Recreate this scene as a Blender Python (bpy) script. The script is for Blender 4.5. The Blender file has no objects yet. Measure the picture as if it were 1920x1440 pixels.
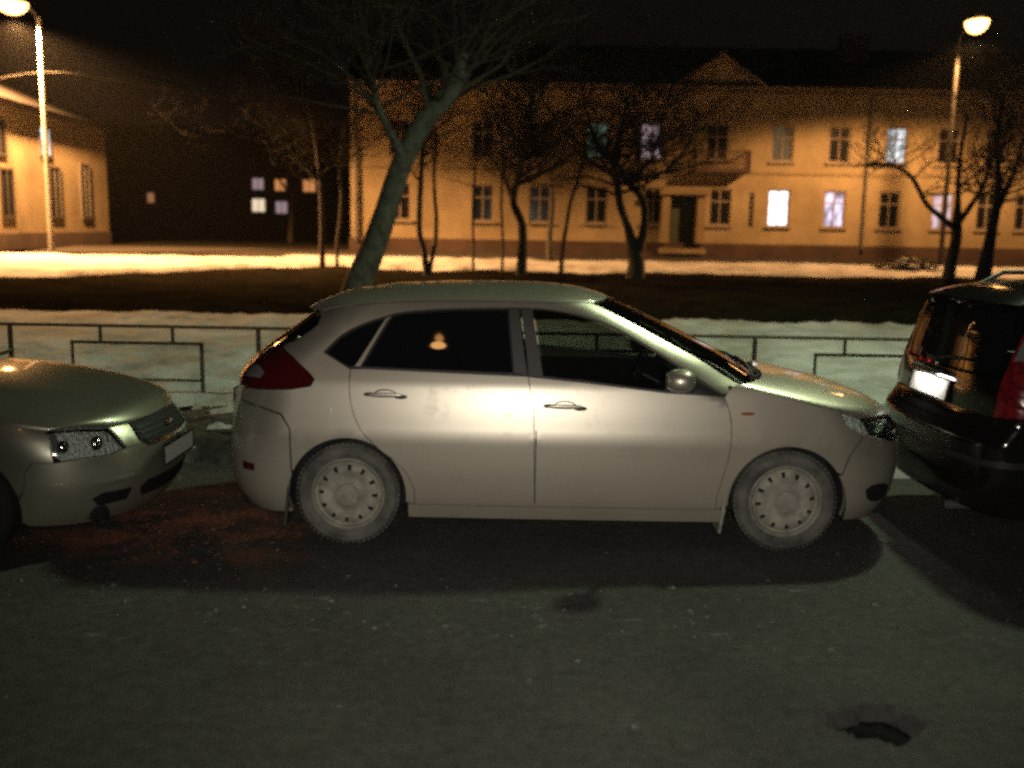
import bpy, bmesh, math, random
import numpy as np
from mathutils import Vector, Matrix, noise
from mathutils.geometry import delaunay_2d_cdt
random.seed(7)
S = bpy.context.scene; COL = S.collection; R = math.radians

# ------------------------------------------------------------------ camera
CAM_H, PITCH, ROLL, FPX = 1.85, 9.06, 1.0, 1850.0
cd = bpy.data.cameras.new('camera'); cam = bpy.data.objects.new('camera', cd); COL.objects.link(cam)
cd.sensor_width = 36; cd.lens = FPX/1920*36; cd.clip_end = 1000; cd.clip_start = .05
cam.matrix_world = (Matrix.Translation((0, 0, CAM_H)) @ Matrix.Rotation(R(90-PITCH), 4, 'X') @ Matrix.Rotation(R(ROLL), 4, 'Z'))
cd.dof.use_dof = True; cd.dof.focus_distance = 6.4; cd.dof.aperture_fstop = (cd.lens/1000)/0.031
S.camera = cam
CM = cam.matrix_world.to_3x3()
def ray(x, y): return CM @ Vector(((x-960)/FPX, -(y-720)/FPX, -1))
def at(x, y, Y):
    d = ray(x, y); return Vector((0, 0, CAM_H)) + d*(Y/d.y)

# ------------------------------------------------------------------ world, exposure
w = bpy.data.worlds.new('World'); S.world = w; w.use_nodes = True
bg = w.node_tree.nodes['Background']
tc = w.node_tree.nodes.new('ShaderNodeTexCoord'); sx = w.node_tree.nodes.new('ShaderNodeSeparateXYZ')
cr = w.node_tree.nodes.new('ShaderNodeValToRGB')
w.node_tree.links.new(tc.outputs['Generated'], sx.inputs[0]); w.node_tree.links.new(sx.outputs['Z'], cr.inputs[0])
cr.color_ramp.elements[0].color = (.0050, .0028, .0018, 1); cr.color_ramp.elements[0].position = 0
cr.color_ramp.elements[1].color = (.0032, .0030, .0022, 1); cr.color_ramp.elements[1].position = .5
w.node_tree.links.new(cr.outputs[0], bg.inputs[0]); bg.inputs[1].default_value = .9
S.view_settings.view_transform = 'Standard'; S.view_settings.look = 'None'
S.view_settings.exposure = 0; S.view_settings.gamma = 1
S.cycles.use_denoising = False; S.cycles.sample_clamp_indirect = 3; S.cycles.sample_clamp_direct = 0
S.cycles.max_bounces = 5; S.cycles.transparent_max_bounces = 12; S.cycles.filter_width = 2.8
S.cycles.caustics_reflective = False; S.cycles.caustics_refractive = False

def light(name, loc, power, col, radius, kind='POINT'):
    l = bpy.data.lights.new(name, kind); l.energy = power; l.color = col; l.shadow_soft_size = radius
    o = bpy.data.objects.new(name, l); COL.objects.link(o); o.location = loc; return o
# the phone's own flash beside its lens
fl = light('camera_flash', (.05, -.02, 1.90), 480, (1, .93, .80), .04, 'SPOT')
fl.data.spot_size = R(82); fl.data.spot_blend = 1.0; fl.rotation_euler = (R(84), 0, R(-2))
def street_light(name, loc, power, col, radius=.16, spread=1.2, cut=(.20, .54), road=False):
    """downward luminaire: stronger towards the sides of its cone, cut off near the horizontal"""
    o = light(name, loc, power, col, radius); l = o.data; l.use_nodes = True; nt = l.node_tree
    em = nt.nodes['Emission']; g = nt.nodes.new('ShaderNodeTexCoord'); s = nt.nodes.new('ShaderNodeSeparateXYZ')
    nt.links.new(g.outputs['Normal'], s.inputs[0])
    neg = nt.nodes.new('ShaderNodeMath'); neg.operation = 'MULTIPLY'; neg.inputs[1].default_value = -1
    nt.links.new(s.outputs['Z'], neg.inputs[0])
    mr = nt.nodes.new('ShaderNodeMapRange'); mr.interpolation_type = 'SMOOTHSTEP'
    mr.inputs['From Min'].default_value = cut[0]; mr.inputs['From Max'].default_value = cut[1]
    nt.links.new(neg.outputs[0], mr.inputs['Value'])
    mx = nt.nodes.new('ShaderNodeMath'); mx.operation = 'MAXIMUM'; mx.inputs[1].default_value = .30
    nt.links.new(neg.outputs[0], mx.inputs[0])
    pw = nt.nodes.new('ShaderNodeMath'); pw.operation = 'POWER'; pw.inputs[1].default_value = -spread
    nt.links.new(mx.outputs[0], pw.inputs[0])
    mu = nt.nodes.new('ShaderNodeMath'); mu.operation = 'MULTIPLY'
    nt.links.new(pw.outputs[0], mu.inputs[0]); nt.links.new(mr.outputs[0], mu.inputs[1])
    if road:   # the optic throws its light along the road and little to the open side
        ry = nt.nodes.new('ShaderNodeMapRange'); ry.interpolation_type = 'SMOOTHSTEP'
        ry.inputs['From Min'].default_value = -.92; ry.inputs['From Max'].default_value = -.42; ry.inputs['To Min'].default_value = .20
        nt.links.new(s.outputs['Y'], ry.inputs['Value'])
        m2 = nt.nodes.new('ShaderNodeMath'); m2.operation = 'MULTIPLY'
        nt.links.new(mu.outputs[0], m2.inputs[0]); nt.links.new(ry.outputs[0], m2.inputs[1]); mu = m2
    nt.links.new(mu.outputs[0], em.inputs['Strength'])
    return o
SODIUM = (1.0, .48, .16); MERCURY = (.80, 1.0, .62)

# ------------------------------------------------------------------ helpers
def tag(o, label=None, cat=None, group=None, kind=None):
    if label: o['label'] = label
    if cat: o['category'] = cat
    if group: o['group'] = group
    if kind: o['kind'] = kind
    return o
def empty(name, loc, label, cat, group=None, rz=0):
    o = bpy.data.objects.new(name, None); COL.objects.link(o); o.location = loc; o.rotation_euler = (0, 0, rz)
    return tag(o, label, cat, group)
def link(name, me, mat, parent=None, smooth=False):
    o = bpy.data.objects.new(name, me); COL.objects.link(o)
    if mat: me.materials.append(mat)
    if parent: o.parent = parent
    if smooth:
        for p in me.polygons: p.use_smooth = True
    return o
def mesh(name, vs, fs, mat, parent=None, smooth=False):
    me = bpy.data.meshes.new(name); me.from_pydata([tuple(v) for v in vs], [], fs); me.update()
    return link(name, me, mat, parent, smooth)
class MB:
    def __init__(s): s.v = []; s.f = []
    def add(s, vs, fs):
        n = len(s.v); s.v += [Vector(v) for v in vs]; s.f += [tuple(i+n for i in f) for f in fs]; return s
    def box(s, c, d, rz=0, bevel=0, rx=0, ry=0):
        bm = bmesh.new(); bmesh.ops.create_cube(bm, size=1)
        bmesh.ops.scale(bm, vec=d, verts=bm.verts)
        if bevel: bmesh.ops.bevel(bm, geom=bm.edges[:], offset=bevel, segments=2, affect='EDGES', profile=.6)
        M = Matrix.Translation(c) @ Matrix.Rotation(rz, 4, 'Z') @ Matrix.Rotation(ry, 4, 'Y') @ Matrix.Rotation(rx, 4, 'X')
        bm.verts.index_update(); vs = [M @ v.co for v in bm.verts]; fs = [[v.index for v in f.verts] for f in bm.faces]; bm.free()
        return s.add(vs, fs)
    def tube(s, pts, rad, n=8, cap=True):
        pts = [Vector(p) for p in pts]
        if not hasattr(rad, '__len__'): rad = [rad]*len(pts)
        up = Vector((0, 0, 1)); vs = []; fs = []; prev = None
        for i, p in enumerate(pts):
            t = (pts[min(i+1, len(pts)-1)]-pts[max(i-1, 0)]).normalized()
            if prev is None: a = t.cross(up if abs(t.z) < .9 else Vector((0, 1, 0))).normalized()
            else: a = (prev - t*prev.dot(t)).normalized()
            prev = a; b = t.cross(a)
            for k in range(n):
                th = 2*math.pi*k/n; vs.append(p+(a*math.cos(th)+b*math.sin(th))*rad[i])
        for i in range(len(pts)-1):
            for k in range(n): fs.append((i*n+k, i*n+(k+1) % n, (i+1)*n+(k+1) % n, (i+1)*n+k))
        if cap: fs.append(tuple(range(n))[::-1]); fs.append(tuple((len(pts)-1)*n+k for k in range(n)))
        return s.add(vs, fs)
    def lathe(s, prof, c, axis='Z', n=48, close=False):
        """prof: (radius, height) pairs turned about an axis through c"""
        vs = []; fs = []
        for r, h in prof:
            for k in range(n):
                th = 2*math.pi*k/n; x, y = r*math.cos(th), r*math.sin(th)
                vs.append(Vector(c)+(Vector((x, y, h)) if axis == 'Z' else Vector((x, h, y)) if axis == 'Y' else Vector((h, x, y))))
        m = len(prof)
        for i in range(m if close else m-1):
            j = (i+1) % m
            for k in range(n): fs.append((i*n+k, i*n+(k+1) % n, j*n+(k+1) % n, j*n+k))
        return s.add(vs, fs)
    def build(s, name, mat, parent=None, smooth=False, ang=None):
        o = mesh(name, s.v, s.f, mat, parent, smooth)
        bm = bmesh.new(); bm.from_mesh(o.data); bmesh.ops.recalc_face_normals(bm, faces=bm.faces)
        if ang:
            for e in bm.edges:
                if len(e.link_faces) == 2 and e.calc_face_angle(0) > R(ang): e.smooth = False
        bm.to_mesh(o.data); bm.free(); return o

# ------------------------------------------------------------------ materials
def mat(name, col, rough=.6, metal=0, coat=0, coat_r=.05, spec=.5, noise_s=None, noise_amt=.15, col2=None, bump=0, bump_s=20, emit=None, estr=1, detail=6):
    m = bpy.data.materials.new(name); m.use_nodes = True; nt = m.node_tree; b = nt.nodes['Principled BSDF']
    b.inputs['Base Color'].default_value = (*col, 1); b.inputs['Roughness'].default_value = rough
    b.inputs['Metallic'].default_value = metal; b.inputs['Specular IOR Level'].default_value = spec
    b.inputs['Coat Weight'].default_value = coat; b.inputs['Coat Roughness'].default_value = coat_r
    g = nt.nodes.new('ShaderNodeTexCoord')
    if noise_s:
        n = nt.nodes.new('ShaderNodeTexNoise'); n.inputs['Scale'].default_value = noise_s; n.inputs['Detail'].default_value = detail
        n.inputs['Roughness'].default_value = .65
        nt.links.new(g.outputs['Object'], n.inputs['Vector'])
        c2 = col2 or tuple(c*(1-noise_amt*2.2) for c in col); c1 = col if col2 else tuple(min(1, c*(1+noise_amt)) for c in col)
        r = nt.nodes.new('ShaderNodeValToRGB'); r.color_ramp.elements[0].position = .35; r.color_ramp.elements[1].position = .65
        r.color_ramp.elements[0].color = (*c2, 1); r.color_ramp.elements[1].color = (*c1, 1)
        nt.links.new(n.outputs['Fac'], r.inputs[0]); nt.links.new(r.outputs[0], b.inputs['Base Color'])
    if bump:
        n = nt.nodes.new('ShaderNodeTexNoise'); n.inputs['Scale'].default_value = bump_s; n.inputs['Detail'].default_value = 5
        nt.links.new(g.outputs['Object'], n.inputs['Vector'])
        bp = nt.nodes.new('ShaderNodeBump'); bp.inputs['Strength'].default_value = bump; bp.inputs['Distance'].default_value = .03
        nt.links.new(n.outputs['Fac'], bp.inputs['Height']); nt.links.new(bp.outputs[0], b.inputs['Normal'])
    if emit:
        b.inputs['Emission Color'].default_value = (*emit, 1); b.inputs['Emission Strength'].default_value = estr
    return m
def paint(name, col, rough, metal, dirt_col, dirt_h=.55, dirt_amt=.8, coat=.6):
    """car paint with road salt and dust thrown up the lower panels"""
    m = bpy.data.materials.new(name); m.use_nodes = True; nt = m.node_tree; N = nt.nodes.new; L = nt.links.new; b = nt.nodes['Principled BSDF']
    g = N('ShaderNodeTexCoord'); s = N('ShaderNodeSeparateXYZ'); L(g.outputs['Object'], s.inputs[0])
    n = N('ShaderNodeTexNoise'); n.inputs['Scale'].default_value = 3.5; n.inputs['Detail'].default_value = 9; n.inputs['Roughness'].default_value = .7
    L(g.outputs['Object'], n.inputs['Vector'])
    mr = N('ShaderNodeMapRange'); mr.inputs['From Min'].default_value = dirt_h+.22; mr.inputs['From Max'].default_value = dirt_h-.34; L(s.outputs['Z'], mr.inputs['Value'])
    ad = N('ShaderNodeMath'); ad.operation = 'MULTIPLY_ADD'; ad.inputs[1].default_value = 1.1; ad.inputs[2].default_value = -.60; L(n.outputs['Fac'], ad.inputs[0])
    a2 = N('ShaderNodeMath'); a2.operation = 'ADD'; a2.use_clamp = True; L(mr.outputs[0], a2.inputs[0]); L(ad.outputs[0], a2.inputs[1])
    a3 = N('ShaderNodeMath'); a3.operation = 'MULTIPLY'; a3.inputs[1].default_value = dirt_amt; L(a2.outputs[0], a3.inputs[0])
    mx = N('ShaderNodeMix'); mx.data_type = 'RGBA'; L(a3.outputs[0], mx.inputs[0]); mx.inputs[6].default_value = (*col, 1); mx.inputs[7].default_value = (*dirt_col, 1)
    L(mx.outputs[2], b.inputs['Base Color'])
    def lerp(a, c, sock):
        q = N('ShaderNodeMapRange'); q.inputs['To Min'].default_value = a; q.inputs['To Max'].default_value = c; L(a3.outputs[0], q.inputs['Value']); L(q.outputs[0], sock)
    lerp(rough, .75, b.inputs['Roughness']); lerp(metal, .0, b.inputs['Metallic']); lerp(coat, 0, b.inputs['Coat Weight'])
    b.inputs['Coat Roughness'].default_value = .07
    return m
def glass(name, tint, opacity, rough=.02):
    m = bpy.data.materials.new(name); m.use_nodes = True; nt = m.node_tree; N = nt.nodes.new; L = nt.links.new
    for q in list(nt.nodes):
        if q.type == 'BSDF_PRINCIPLED': nt.nodes.remove(q)
    out = nt.nodes['Material Output']
    tr = N('ShaderNodeBsdfTransparent'); tr.inputs[0].default_value = (*tint, 1)
    df = N('ShaderNodeBsdfDiffuse'); df.inputs[0].default_value = (.006, .006, .007, 1)
    m1 = N('ShaderNodeMixShader'); m1.inputs[0].default_value = opacity; L(tr.outputs[0], m1.inputs[1]); L(df.outputs[0], m1.inputs[2])
    gl = N('ShaderNodeBsdfGlossy'); gl.inputs['Roughness'].default_value = rough
    fr = N('ShaderNodeFresnel'); fr.inputs[0].default_value = 1.5
    m2 = N('ShaderNodeMixShader'); L(fr.outputs[0], m2.inputs[0]); L(m1.outputs[0], m2.inputs[1]); L(gl.outputs[0], m2.inputs[2])
    L(m2.outputs[0], out.inputs[0]); return m
def emis(name, col, s):
    return mat(name, (.1, .1, .1), emit=col, estr=s)

M = {}
M['silver'] = paint('silver_paint', (.52, .475, .40), .38, .72, (.20, .175, .135), .46, .85, coat=.75)
M['champagne'] = paint('champagne_paint', (.31, .30, .24), .36, .72, (.20, .18, .14), .38, .6)
M['black_paint'] = paint('black_paint', (.005, .0045, .0045), .13, .0, (.02, .018, .016), .35, .5, .5)
M['dark'] = mat('dark_plastic', (.012, .012, .013), .7, spec=.3)
M['trim'] = mat('rubber_trim', (.02, .02, .021), .5)
M['underbody'] = mat('underbody', (.010, .010, .010), .95)
M['tyre'] = mat('dusty_tyre', (.16, .150, .135), .9, noise_s=7, noise_amt=.25, col2=(.055, .052, .050))
M['tyre_dark'] = mat('black_tyre', (.02, .02, .02), .9)
M['rim'] = mat('dusty_steel', (.42, .40, .335), .7, .15, noise_s=11, noise_amt=.15, col2=(.22, .205, .17))
M['cap'] = mat('dusty_cap', (.33, .31, .27), .7, noise_s=14, col2=(.22, .2, .17))
M['reflector'] = mat('faceted_reflector', (.85, .88, .86), .30, .35, bump=1.0, bump_s=45, coat=1)
M['red_lens'] = mat('red_lens', (.055, .003, .005), .12, coat=1, coat_r=.03)
M['clear_lens'] = mat('clear_lens', (.35, .36, .36), .08, .6, coat=1, coat_r=.02)
M['chrome'] = mat('chrome', (.75, .76, .76), .12, 1)
M['amber'] = mat('amber_lens', (.30, .09, .02), .2, coat=1)
M['tint'] = glass('tinted_glass', (.02, .02, .02), .93)
M['clear'] = glass('clear_glass', (.40, .44, .41), .12)
M['lens'] = glass('lamp_lens', (.85, .88, .85), .0)
M['seat'] = mat('seat_fabric', (.03, .032, .036), .9)
M['plate'] = mat('licence_plate', (.75, .75, .70), .45)
M['plate_glow'] = mat('glowing_plate', (.9, .9, .85), .3, emit=(1, .97, .85), estr=1.3)  # emission in place of light thrown back by a plate; unused
M['ink'] = mat('plate_ink', (.02, .02, .02), .5)
M['handle_trim'] = mat('handle_recess', (.05, .048, .045), .5)

# ------------------------------------------------------------------ car shells: stacks of rounded horizontal slices
def pchip(xs, ys):
    xs = np.array(xs, float); ys = np.array(ys, float); h = np.diff(xs); d = np.diff(ys)/h; m = np.zeros(len(xs))
    for i in range(1, len(xs)-1):
        if d[i-1]*d[i] > 0:
            w1, w2 = 2*h[i]+h[i-1], h[i]+2*h[i-1]; m[i] = (w1+w2)/(w1/d[i-1]+w2/d[i])
    m[0] = d[0]; m[-1] = d[-1]
    def f(x):
        x = min(max(x, xs[0]), xs[-1]); i = min(max(int(np.searchsorted(xs, x))-1, 0), len(xs)-2)
        t = (x-xs[i])/h[i]; return ((1+2*t)*(1-t)**2*ys[i]+t*(1-t)**2*h[i]*m[i]+t*t*(3-2*t)*ys[i+1]+t*t*(t-1)*h[i]*m[i+1])
    return f
def tab(d): return pchip([a for a, b in d], [b for a, b in d])
NS = 140
class Shell:
    def __init__(s, w, xf, xr, af, ar, pf=2.5, pr=2.6, bow=.03, xm=0, L=2):
        s.w, s.xf, s.xr, s.af, s.ar = tab(w), tab(xf), tab(xr), tab(af), tab(ar); s.pf, s.pr, s.bow, s.xm, s.L = pf, pr, bow, xm, L; s.cache = {}
    def slice(s, z):
        k = round(z, 4)
        if k in s.cache: return s.cache[k]
        w, xf, xr, af, ar = s.w(z), s.xf(z), s.xr(z), s.af(z), s.ar(z)
        th = np.linspace(0, math.pi/2, NS); c = np.cos(th); sn = np.sin(th)
        fx = xf-af+af*np.power(c, 2/s.pf); fy = np.power(sn, 2/s.pf)
        rx = xr+ar-ar*np.power(c, 2/s.pr); ry = np.power(sn, 2/s.pr)
        mx = np.linspace(xf-af, xr+ar, 60)[1:-1]
        X = np.concatenate([fx, mx, rx[::-1]]); Y = np.concatenate([fy, np.ones(len(mx)), ry[::-1]])
        Y = Y*(w-s.bow*((X-s.xm)/s.L)**2)
        u = np.concatenate([[0], np.cumsum(np.hypot(np.diff(X), np.diff(Y)))])
        s.cache[k] = (u, X, Y); return s.cache[k]
    def u_x(s, x, z):
        u, X, Y = s.slice(z); return float(np.interp(-x, -X, u))
    def u_y(s, y, z, front):
        u, X, Y = s.slice(z); n = len(u)//2
        return float(np.interp(y, Y[:NS], u[:NS])) if front else float(np.interp(-y, -Y[-NS:], u[-NS:]))
    def y_at(s, x, z):
        u, X, Y = s.slice(z); return float(np.interp(-x, -X, Y))
    def pos(s, u, z, rear=False):
        U, X, Y = s.slice(z); a = (U[-1]-abs(u)) if rear else abs(u)
        return Vector((float(np.interp(a, U, X)), -math.copysign(1, u)*float(np.interp(a, U, Y)), z))
    def norm(s, u, z, rear=False):
        e = .004; a = s.pos(u+e, z, rear)-s.pos(u-e, z, rear); p0 = s.pos(u, z, rear)
        # keep the same place along the slice: compare at equal fractions
        U1 = s.slice(z+e)[0][-1]; U0 = s.slice(z-e)[0][-1]; U = s.slice(z)[0][-1]
        b = s.pos(u*U1/U, z+e, rear)-s.pos(u*U0/U, z-e, rear)
        n = a.cross(b)
        if n.length < 1e-9: return Vector((0, -1, 0))
        n.normalize(); c = Vector((p0.x*.25, p0.y, 0))
        if n.dot(c) < 0: n = -n
        return n
def resample(pts, closed, step):
    out = []; n = len(pts)
    for i in range(n if closed else n-1):
        a = pts[i]; b = pts[(i+1) % n]; d = math.dist(a, b); k = max(1, int(math.ceil(d/step)))
        for j in range(k): out.append((a[0]+(b[0]-a[0])*j/k, a[1]+(b[1]-a[1])*j/k))
    if not closed: out.append(tuple(pts[-1]))
    return out
def smooth_line(pts, n=8):
    """Catmull-Rom through the points"""
    P = [pts[0]]+list(pts)+[pts[-1]]; out = []
    for i in range(1, len(P)-2):
        for j in range(n):
            t = j/n; out.append(tuple(.5*((2*P[i][k])+(-P[i-1][k]+P[i+1][k])*t+(2*P[i-1][k]-5*P[i][k]+4*P[i+1][k]-P[i+2][k])*t*t+(-P[i-1][k]+3*P[i][k]-3*P[i+1][k]+P[i+2][k])*t**3) for k in range(len(P[0]))))
    out.append(tuple(pts[-1])); return out
def inside(poly, x, y):
    c = False; n = len(poly); j = n-1
    for i in range(n):
        if (poly[i][1] > y) != (poly[j][1] > y) and x < (poly[j][0]-poly[i][0])*(y-poly[i][1])/(poly[j][1]-poly[i][1])+poly[i][0]: c = not c
        j = i
    return c
def panel(name, shell, pts, m, parent, rear=False, h=.045, gap=.0018, depth=.022, lift=0, mirror=False, both=False, sym=False):
    """pts: list of ('s',x,z) | ('e',y,z) | ('u',u,z). One body panel cut out of the shell, with returned edges."""
    def conv(p):
        k, a, z = p
        if k == 'u': return (a, z)
        u = shell.u_x(a, z) if k == 's' else a if k == 'f' else shell.u_y(a, z, False) if k == 'r' else shell.u_y(a, z, not rear)
        if rear: u = shell.slice(z)[0][-1]-u
        return (u, z)
    dense = []; n = len(pts)
    last = n-1 if sym else n
    for i in range(last):
        a = pts[i]; b = pts[(i+1) % n]
        if a[0] == b[0]:
            k = max(1, int(abs(a[1]-b[1])+abs(a[2]-b[2]))/.04 if False else int(math.ceil(math.hypot(a[1]-b[1], a[2]-b[2])/.04)))
            for j in range(k): dense.append(conv((a[0], a[1]+(b[1]-a[1])*j/k, a[2]+(b[2]-a[2])*j/k)))
        else:
            ca, cb = conv(a), conv(b); k = max(1, int(math.ceil(math.dist(ca, cb)/.04)))
            for j in range(k): dense.append((ca[0]+(cb[0]-ca[0])*j/k, ca[1]+(cb[1]-ca[1])*j/k))
    if sym:
        dense.append(conv(pts[-1]))
        dense = dense+[(-u, z) for u, z in dense[::-1] if abs(u) > 1e-6]
    poly = []
    for p in dense:
        if not poly or math.dist(p, poly[-1]) > .004: poly.append(p)
    if math.dist(poly[0], poly[-1]) < .004: poly.pop()
    n = len(poly); area = sum(poly[i][0]*poly[(i+1) % n][1]-poly[(i+1) % n][0]*poly[i][1] for i in range(n))
    if area < 0: poly = poly[::-1]
    ins = []
    for i in range(n):
        a, b, c = poly[i-1], poly[i], poly[(i+1) % n]
        n1 = Vector((-(b[1]-a[1]), b[0]-a[0])).normalized(); n2 = Vector((-(c[1]-b[1]), c[0]-b[0])).normalized()
        q = n1+n2
        q = q.normalized() if q.length > .2 else n1
        ins.append((b[0]+q.x*gap, b[1]+q.y*gap))
    poly = ins
    x0, x1 = min(p[0] for p in poly), max(p[0] for p in poly); z0, z1 = min(p[1] for p in poly), max(p[1] for p in poly)
    pin = []
    P = np.array(poly)
    for i in range(1, int((x1-x0)/h)+1):
        for j in range(1, int((z1-z0)/h)+1):
            q = (x0+i*h+(h/2 if j % 2 else 0), z0+j*h)
            if inside(poly, *q) and np.min(np.hypot(P[:, 0]-q[0], P[:, 1]-q[1])) > h*.45: pin.append(q)
    vs2 = [Vector(p) for p in poly]+[Vector(p) for p in pin]
    r = delaunay_2d_cdt(vs2, [], [list(range(len(poly)))], 1, 1e-6)
    V2, F = r[0], r[2]
    def make(sgn):
        sg = sgn
        pos = []; nor = []
        for v in V2:
            p = shell.pos(v[0], v[1], rear); q = shell.norm(v[0], v[1], rear)
            p = p+q*lift; pos.append(Vector((p.x, p.y*sg, p.z))); nor.append(Vector((q.x, q.y*sg, q.z)))
        fs = []
        for f in F:
            f = list(f); a, b, c = pos[f[0]], pos[f[1]], pos[f[2]]
            fn = (b-a).cross(c-a)
            if fn.dot(nor[f[0]]) < 0: f = f[::-1]
            fs.append(f)
        # boundary
        ed = {}
        for f in fs:
            for i in range(len(f)):
                a, b = f[i], f[(i+1) % len(f)]; ed[(a, b)] = 1
        bnd = [(a, b) for (a, b) in ed if (b, a) not in ed]
        nm = len(fs); vs = list(pos); idx = {}
        for a, b in bnd:
            for k in (a, b):
                if k not in idx: idx[k] = len(vs); vs.append(pos[k]-nor[k]*.0); vs.append(pos[k]-nor[k]*depth)
        for a, b in bnd: fs.append([idx[b], idx[a], idx[a]+1, idx[b]+1])
        return vs, fs, nor, nm
    obs = []
    for sg in ((1, -1) if both else (-1,) if mirror else (1,)):
        vs, fs, nor, nm = make(sg)
        me = bpy.data.meshes.new(name); me.from_pydata(vs, [], fs); me.update()
        for p in me.polygons: p.use_smooth = True
        ln = []
        for p in me.polygons:
            for vi in p.vertices: ln.append(nor[vi] if p.index < nm else p.normal)
        me.normals_split_custom_set([tuple(x) for x in ln])
        obs.append(link(name, me, m, parent))
    return obs[0] if len(obs) == 1 else obs
def loft_cap(name, edge, cen, m, parent, p=2.2, q=None, nt=28, drop=0):
    """surface between an edge line (near side, y<0), its mirror image and a centre line"""
    n = len(edge); vs = []; fs = []
    ts = [math.sin(math.pi/2*(-1+2*i/nt)) for i in range(nt+1)]
    for e, c in zip(edge, cen):
        for t in ts:
            a = min(1, abs(t)); g = (1-a**p)**(1/(q or p))
            vs.append(Vector((e[0]+(c[0]-e[0])*g, t*abs(e[1]), e[2]+(c[2]-e[2])*g-drop)))
    for i in range(n-1):
        for k in range(nt): fs.append((i*(nt+1)+k, i*(nt+1)+k+1, (i+1)*(nt+1)+k+1, (i+1)*(nt+1)+k))
    o = mesh(name, vs, fs, m, parent, True)
    bm = bmesh.new(); bm.from_mesh(o.data); bmesh.ops.recalc_face_normals(bm, faces=bm.faces)
    if sum(f.normal.z*f.calc_area() for f in bm.faces) < 0: bmesh.ops.reverse_faces(bm, faces=bm.faces)
    bm.to_mesh(o.data); bm.free(); return o
def arc(cx, cz, r, a0, a1, n=22):
    return [('s', cx+r*math.cos(R(a0+(a1-a0)*i/n)), cz+r*math.sin(R(a0+(a1-a0)*i/n))) for i in range(n+1)]
def pixside(shell, root, pts):
    """side-view outline: where the sight lines meet the near side of the shell (local x, z)"""
    out = []
    for x, y in pts:
        Y = root.y-.8
        for _ in range(12):
            p = at(x, y, Y); z = min(max(p.z, .12), 1.6); Y = root.y-shell.y_at(p.x-root.x, z)
        out.append(('s', p.x-root.x, p.z))
    return out
def wheel(parent, x, y, z, side, r=.302, wd=.185, m_t='tyre', m_r='rim', spin=0, holes=12):
    """side -1 faces the camera; tyre with bulging wall, pressed steel rim with vent holes, hub cap"""
    s = side
    t = MB(); rr = r*.72
    prof = [(rr, 0), (rr+.008, -.004), (r*.82, -.014), (r*.93, -.008), (r*.985, .012), (r, .035), (r, wd-.035), (r*.97, wd-.01), (rr, wd)]
    t.lathe([(a, -s*h) for a, h in prof], (x, y, z), 'Y', 64)
    for k in range(60):   # tread blocks at the shoulder
        th = 2*math.pi*k/60
        t.box((x+(r-.004)*math.cos(th), y-s*(.030), z+(r-.004)*math.sin(th)), (.016, .03, .018), ry=-th)
    tyre = t.build('wheel', M[m_t], parent, True, 35)
    n = 96; rb = MB(); prof = [(rr+.002, .002), (rr-.008, -.006), (rr-.018, .004), (rr-.022, .030), (rr*.86, .034), (rr*.80, .022), (rr*.74, .014), (rr*.66, .010), (rr*.52, .018), (rr*.42, .020), (rr*.34, .006), (rr*.22, .0), (.004, -.003)]
    vs = []; fs = []
    for a, h in prof:
        for k in range(n):
            th = 2*math.pi*k/n+spin; vs.append(Vector((x+a*math.cos(th), y-s*(h+.004), z+a*math.sin(th))))
    per = n//holes
    for i in range(len(prof)-1):
        for k in range(n):
            if i in (5, 6) and (k % per) < 2: continue
            fs.append((i*n+k, i*n+(k+1) % n, (i+1)*n+(k+1) % n, (i+1)*n+k))
    rb.add(vs, fs); rim = rb.build('rim', M[m_r], tyre, True, 50)
    b = MB()
    for k in range(4):
        th = math.pi/4+k*math.pi/2+spin; b.lathe([(.011, 0), (.011, .016), (.001, .018)], (x+rr*.42*math.cos(th), y-s*.024, z+rr*.42*math.sin(th)), 'Y', 8)
    b.lathe([(rr*.30, 0), (rr*.29, s*.012), (.002, s*.016)], (x, y-s*.004, z), 'Y', 24)
    b.build('hub_cap', M['cap'], tyre, True, 40)
    MB().lathe([(.002, -s*.07), (rr-.01, -s*.07), (rr-.01, -s*.04)], (x, y, z), 'Y', 32).build('brake_drum', M['underbody'], tyre)
    return tyre
def wheel_well(parent, x, y, z, side, r=.335):
    s = side; vs = []; fs = []; n = 20
    for i in range(n+1):
        th = R(-15+210*i/n); vs += [Vector((x+r*math.cos(th), y, z+r*math.sin(th))), Vector((x+r*math.cos(th), y-s*.26, z+r*math.sin(th)))]
    for i in range(n): fs.append((2*i, 2*i+1, 2*i+3, 2*i+2))
    fs.append(tuple(2*i+1 for i in range(n+1)))
    return mesh('wheel_arch_liner', vs, fs, M['underbody'], parent)
def loc(V, root): return Vector((V[0]-root[0], V[1]-root[1], V[2]-root[2]))

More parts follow.
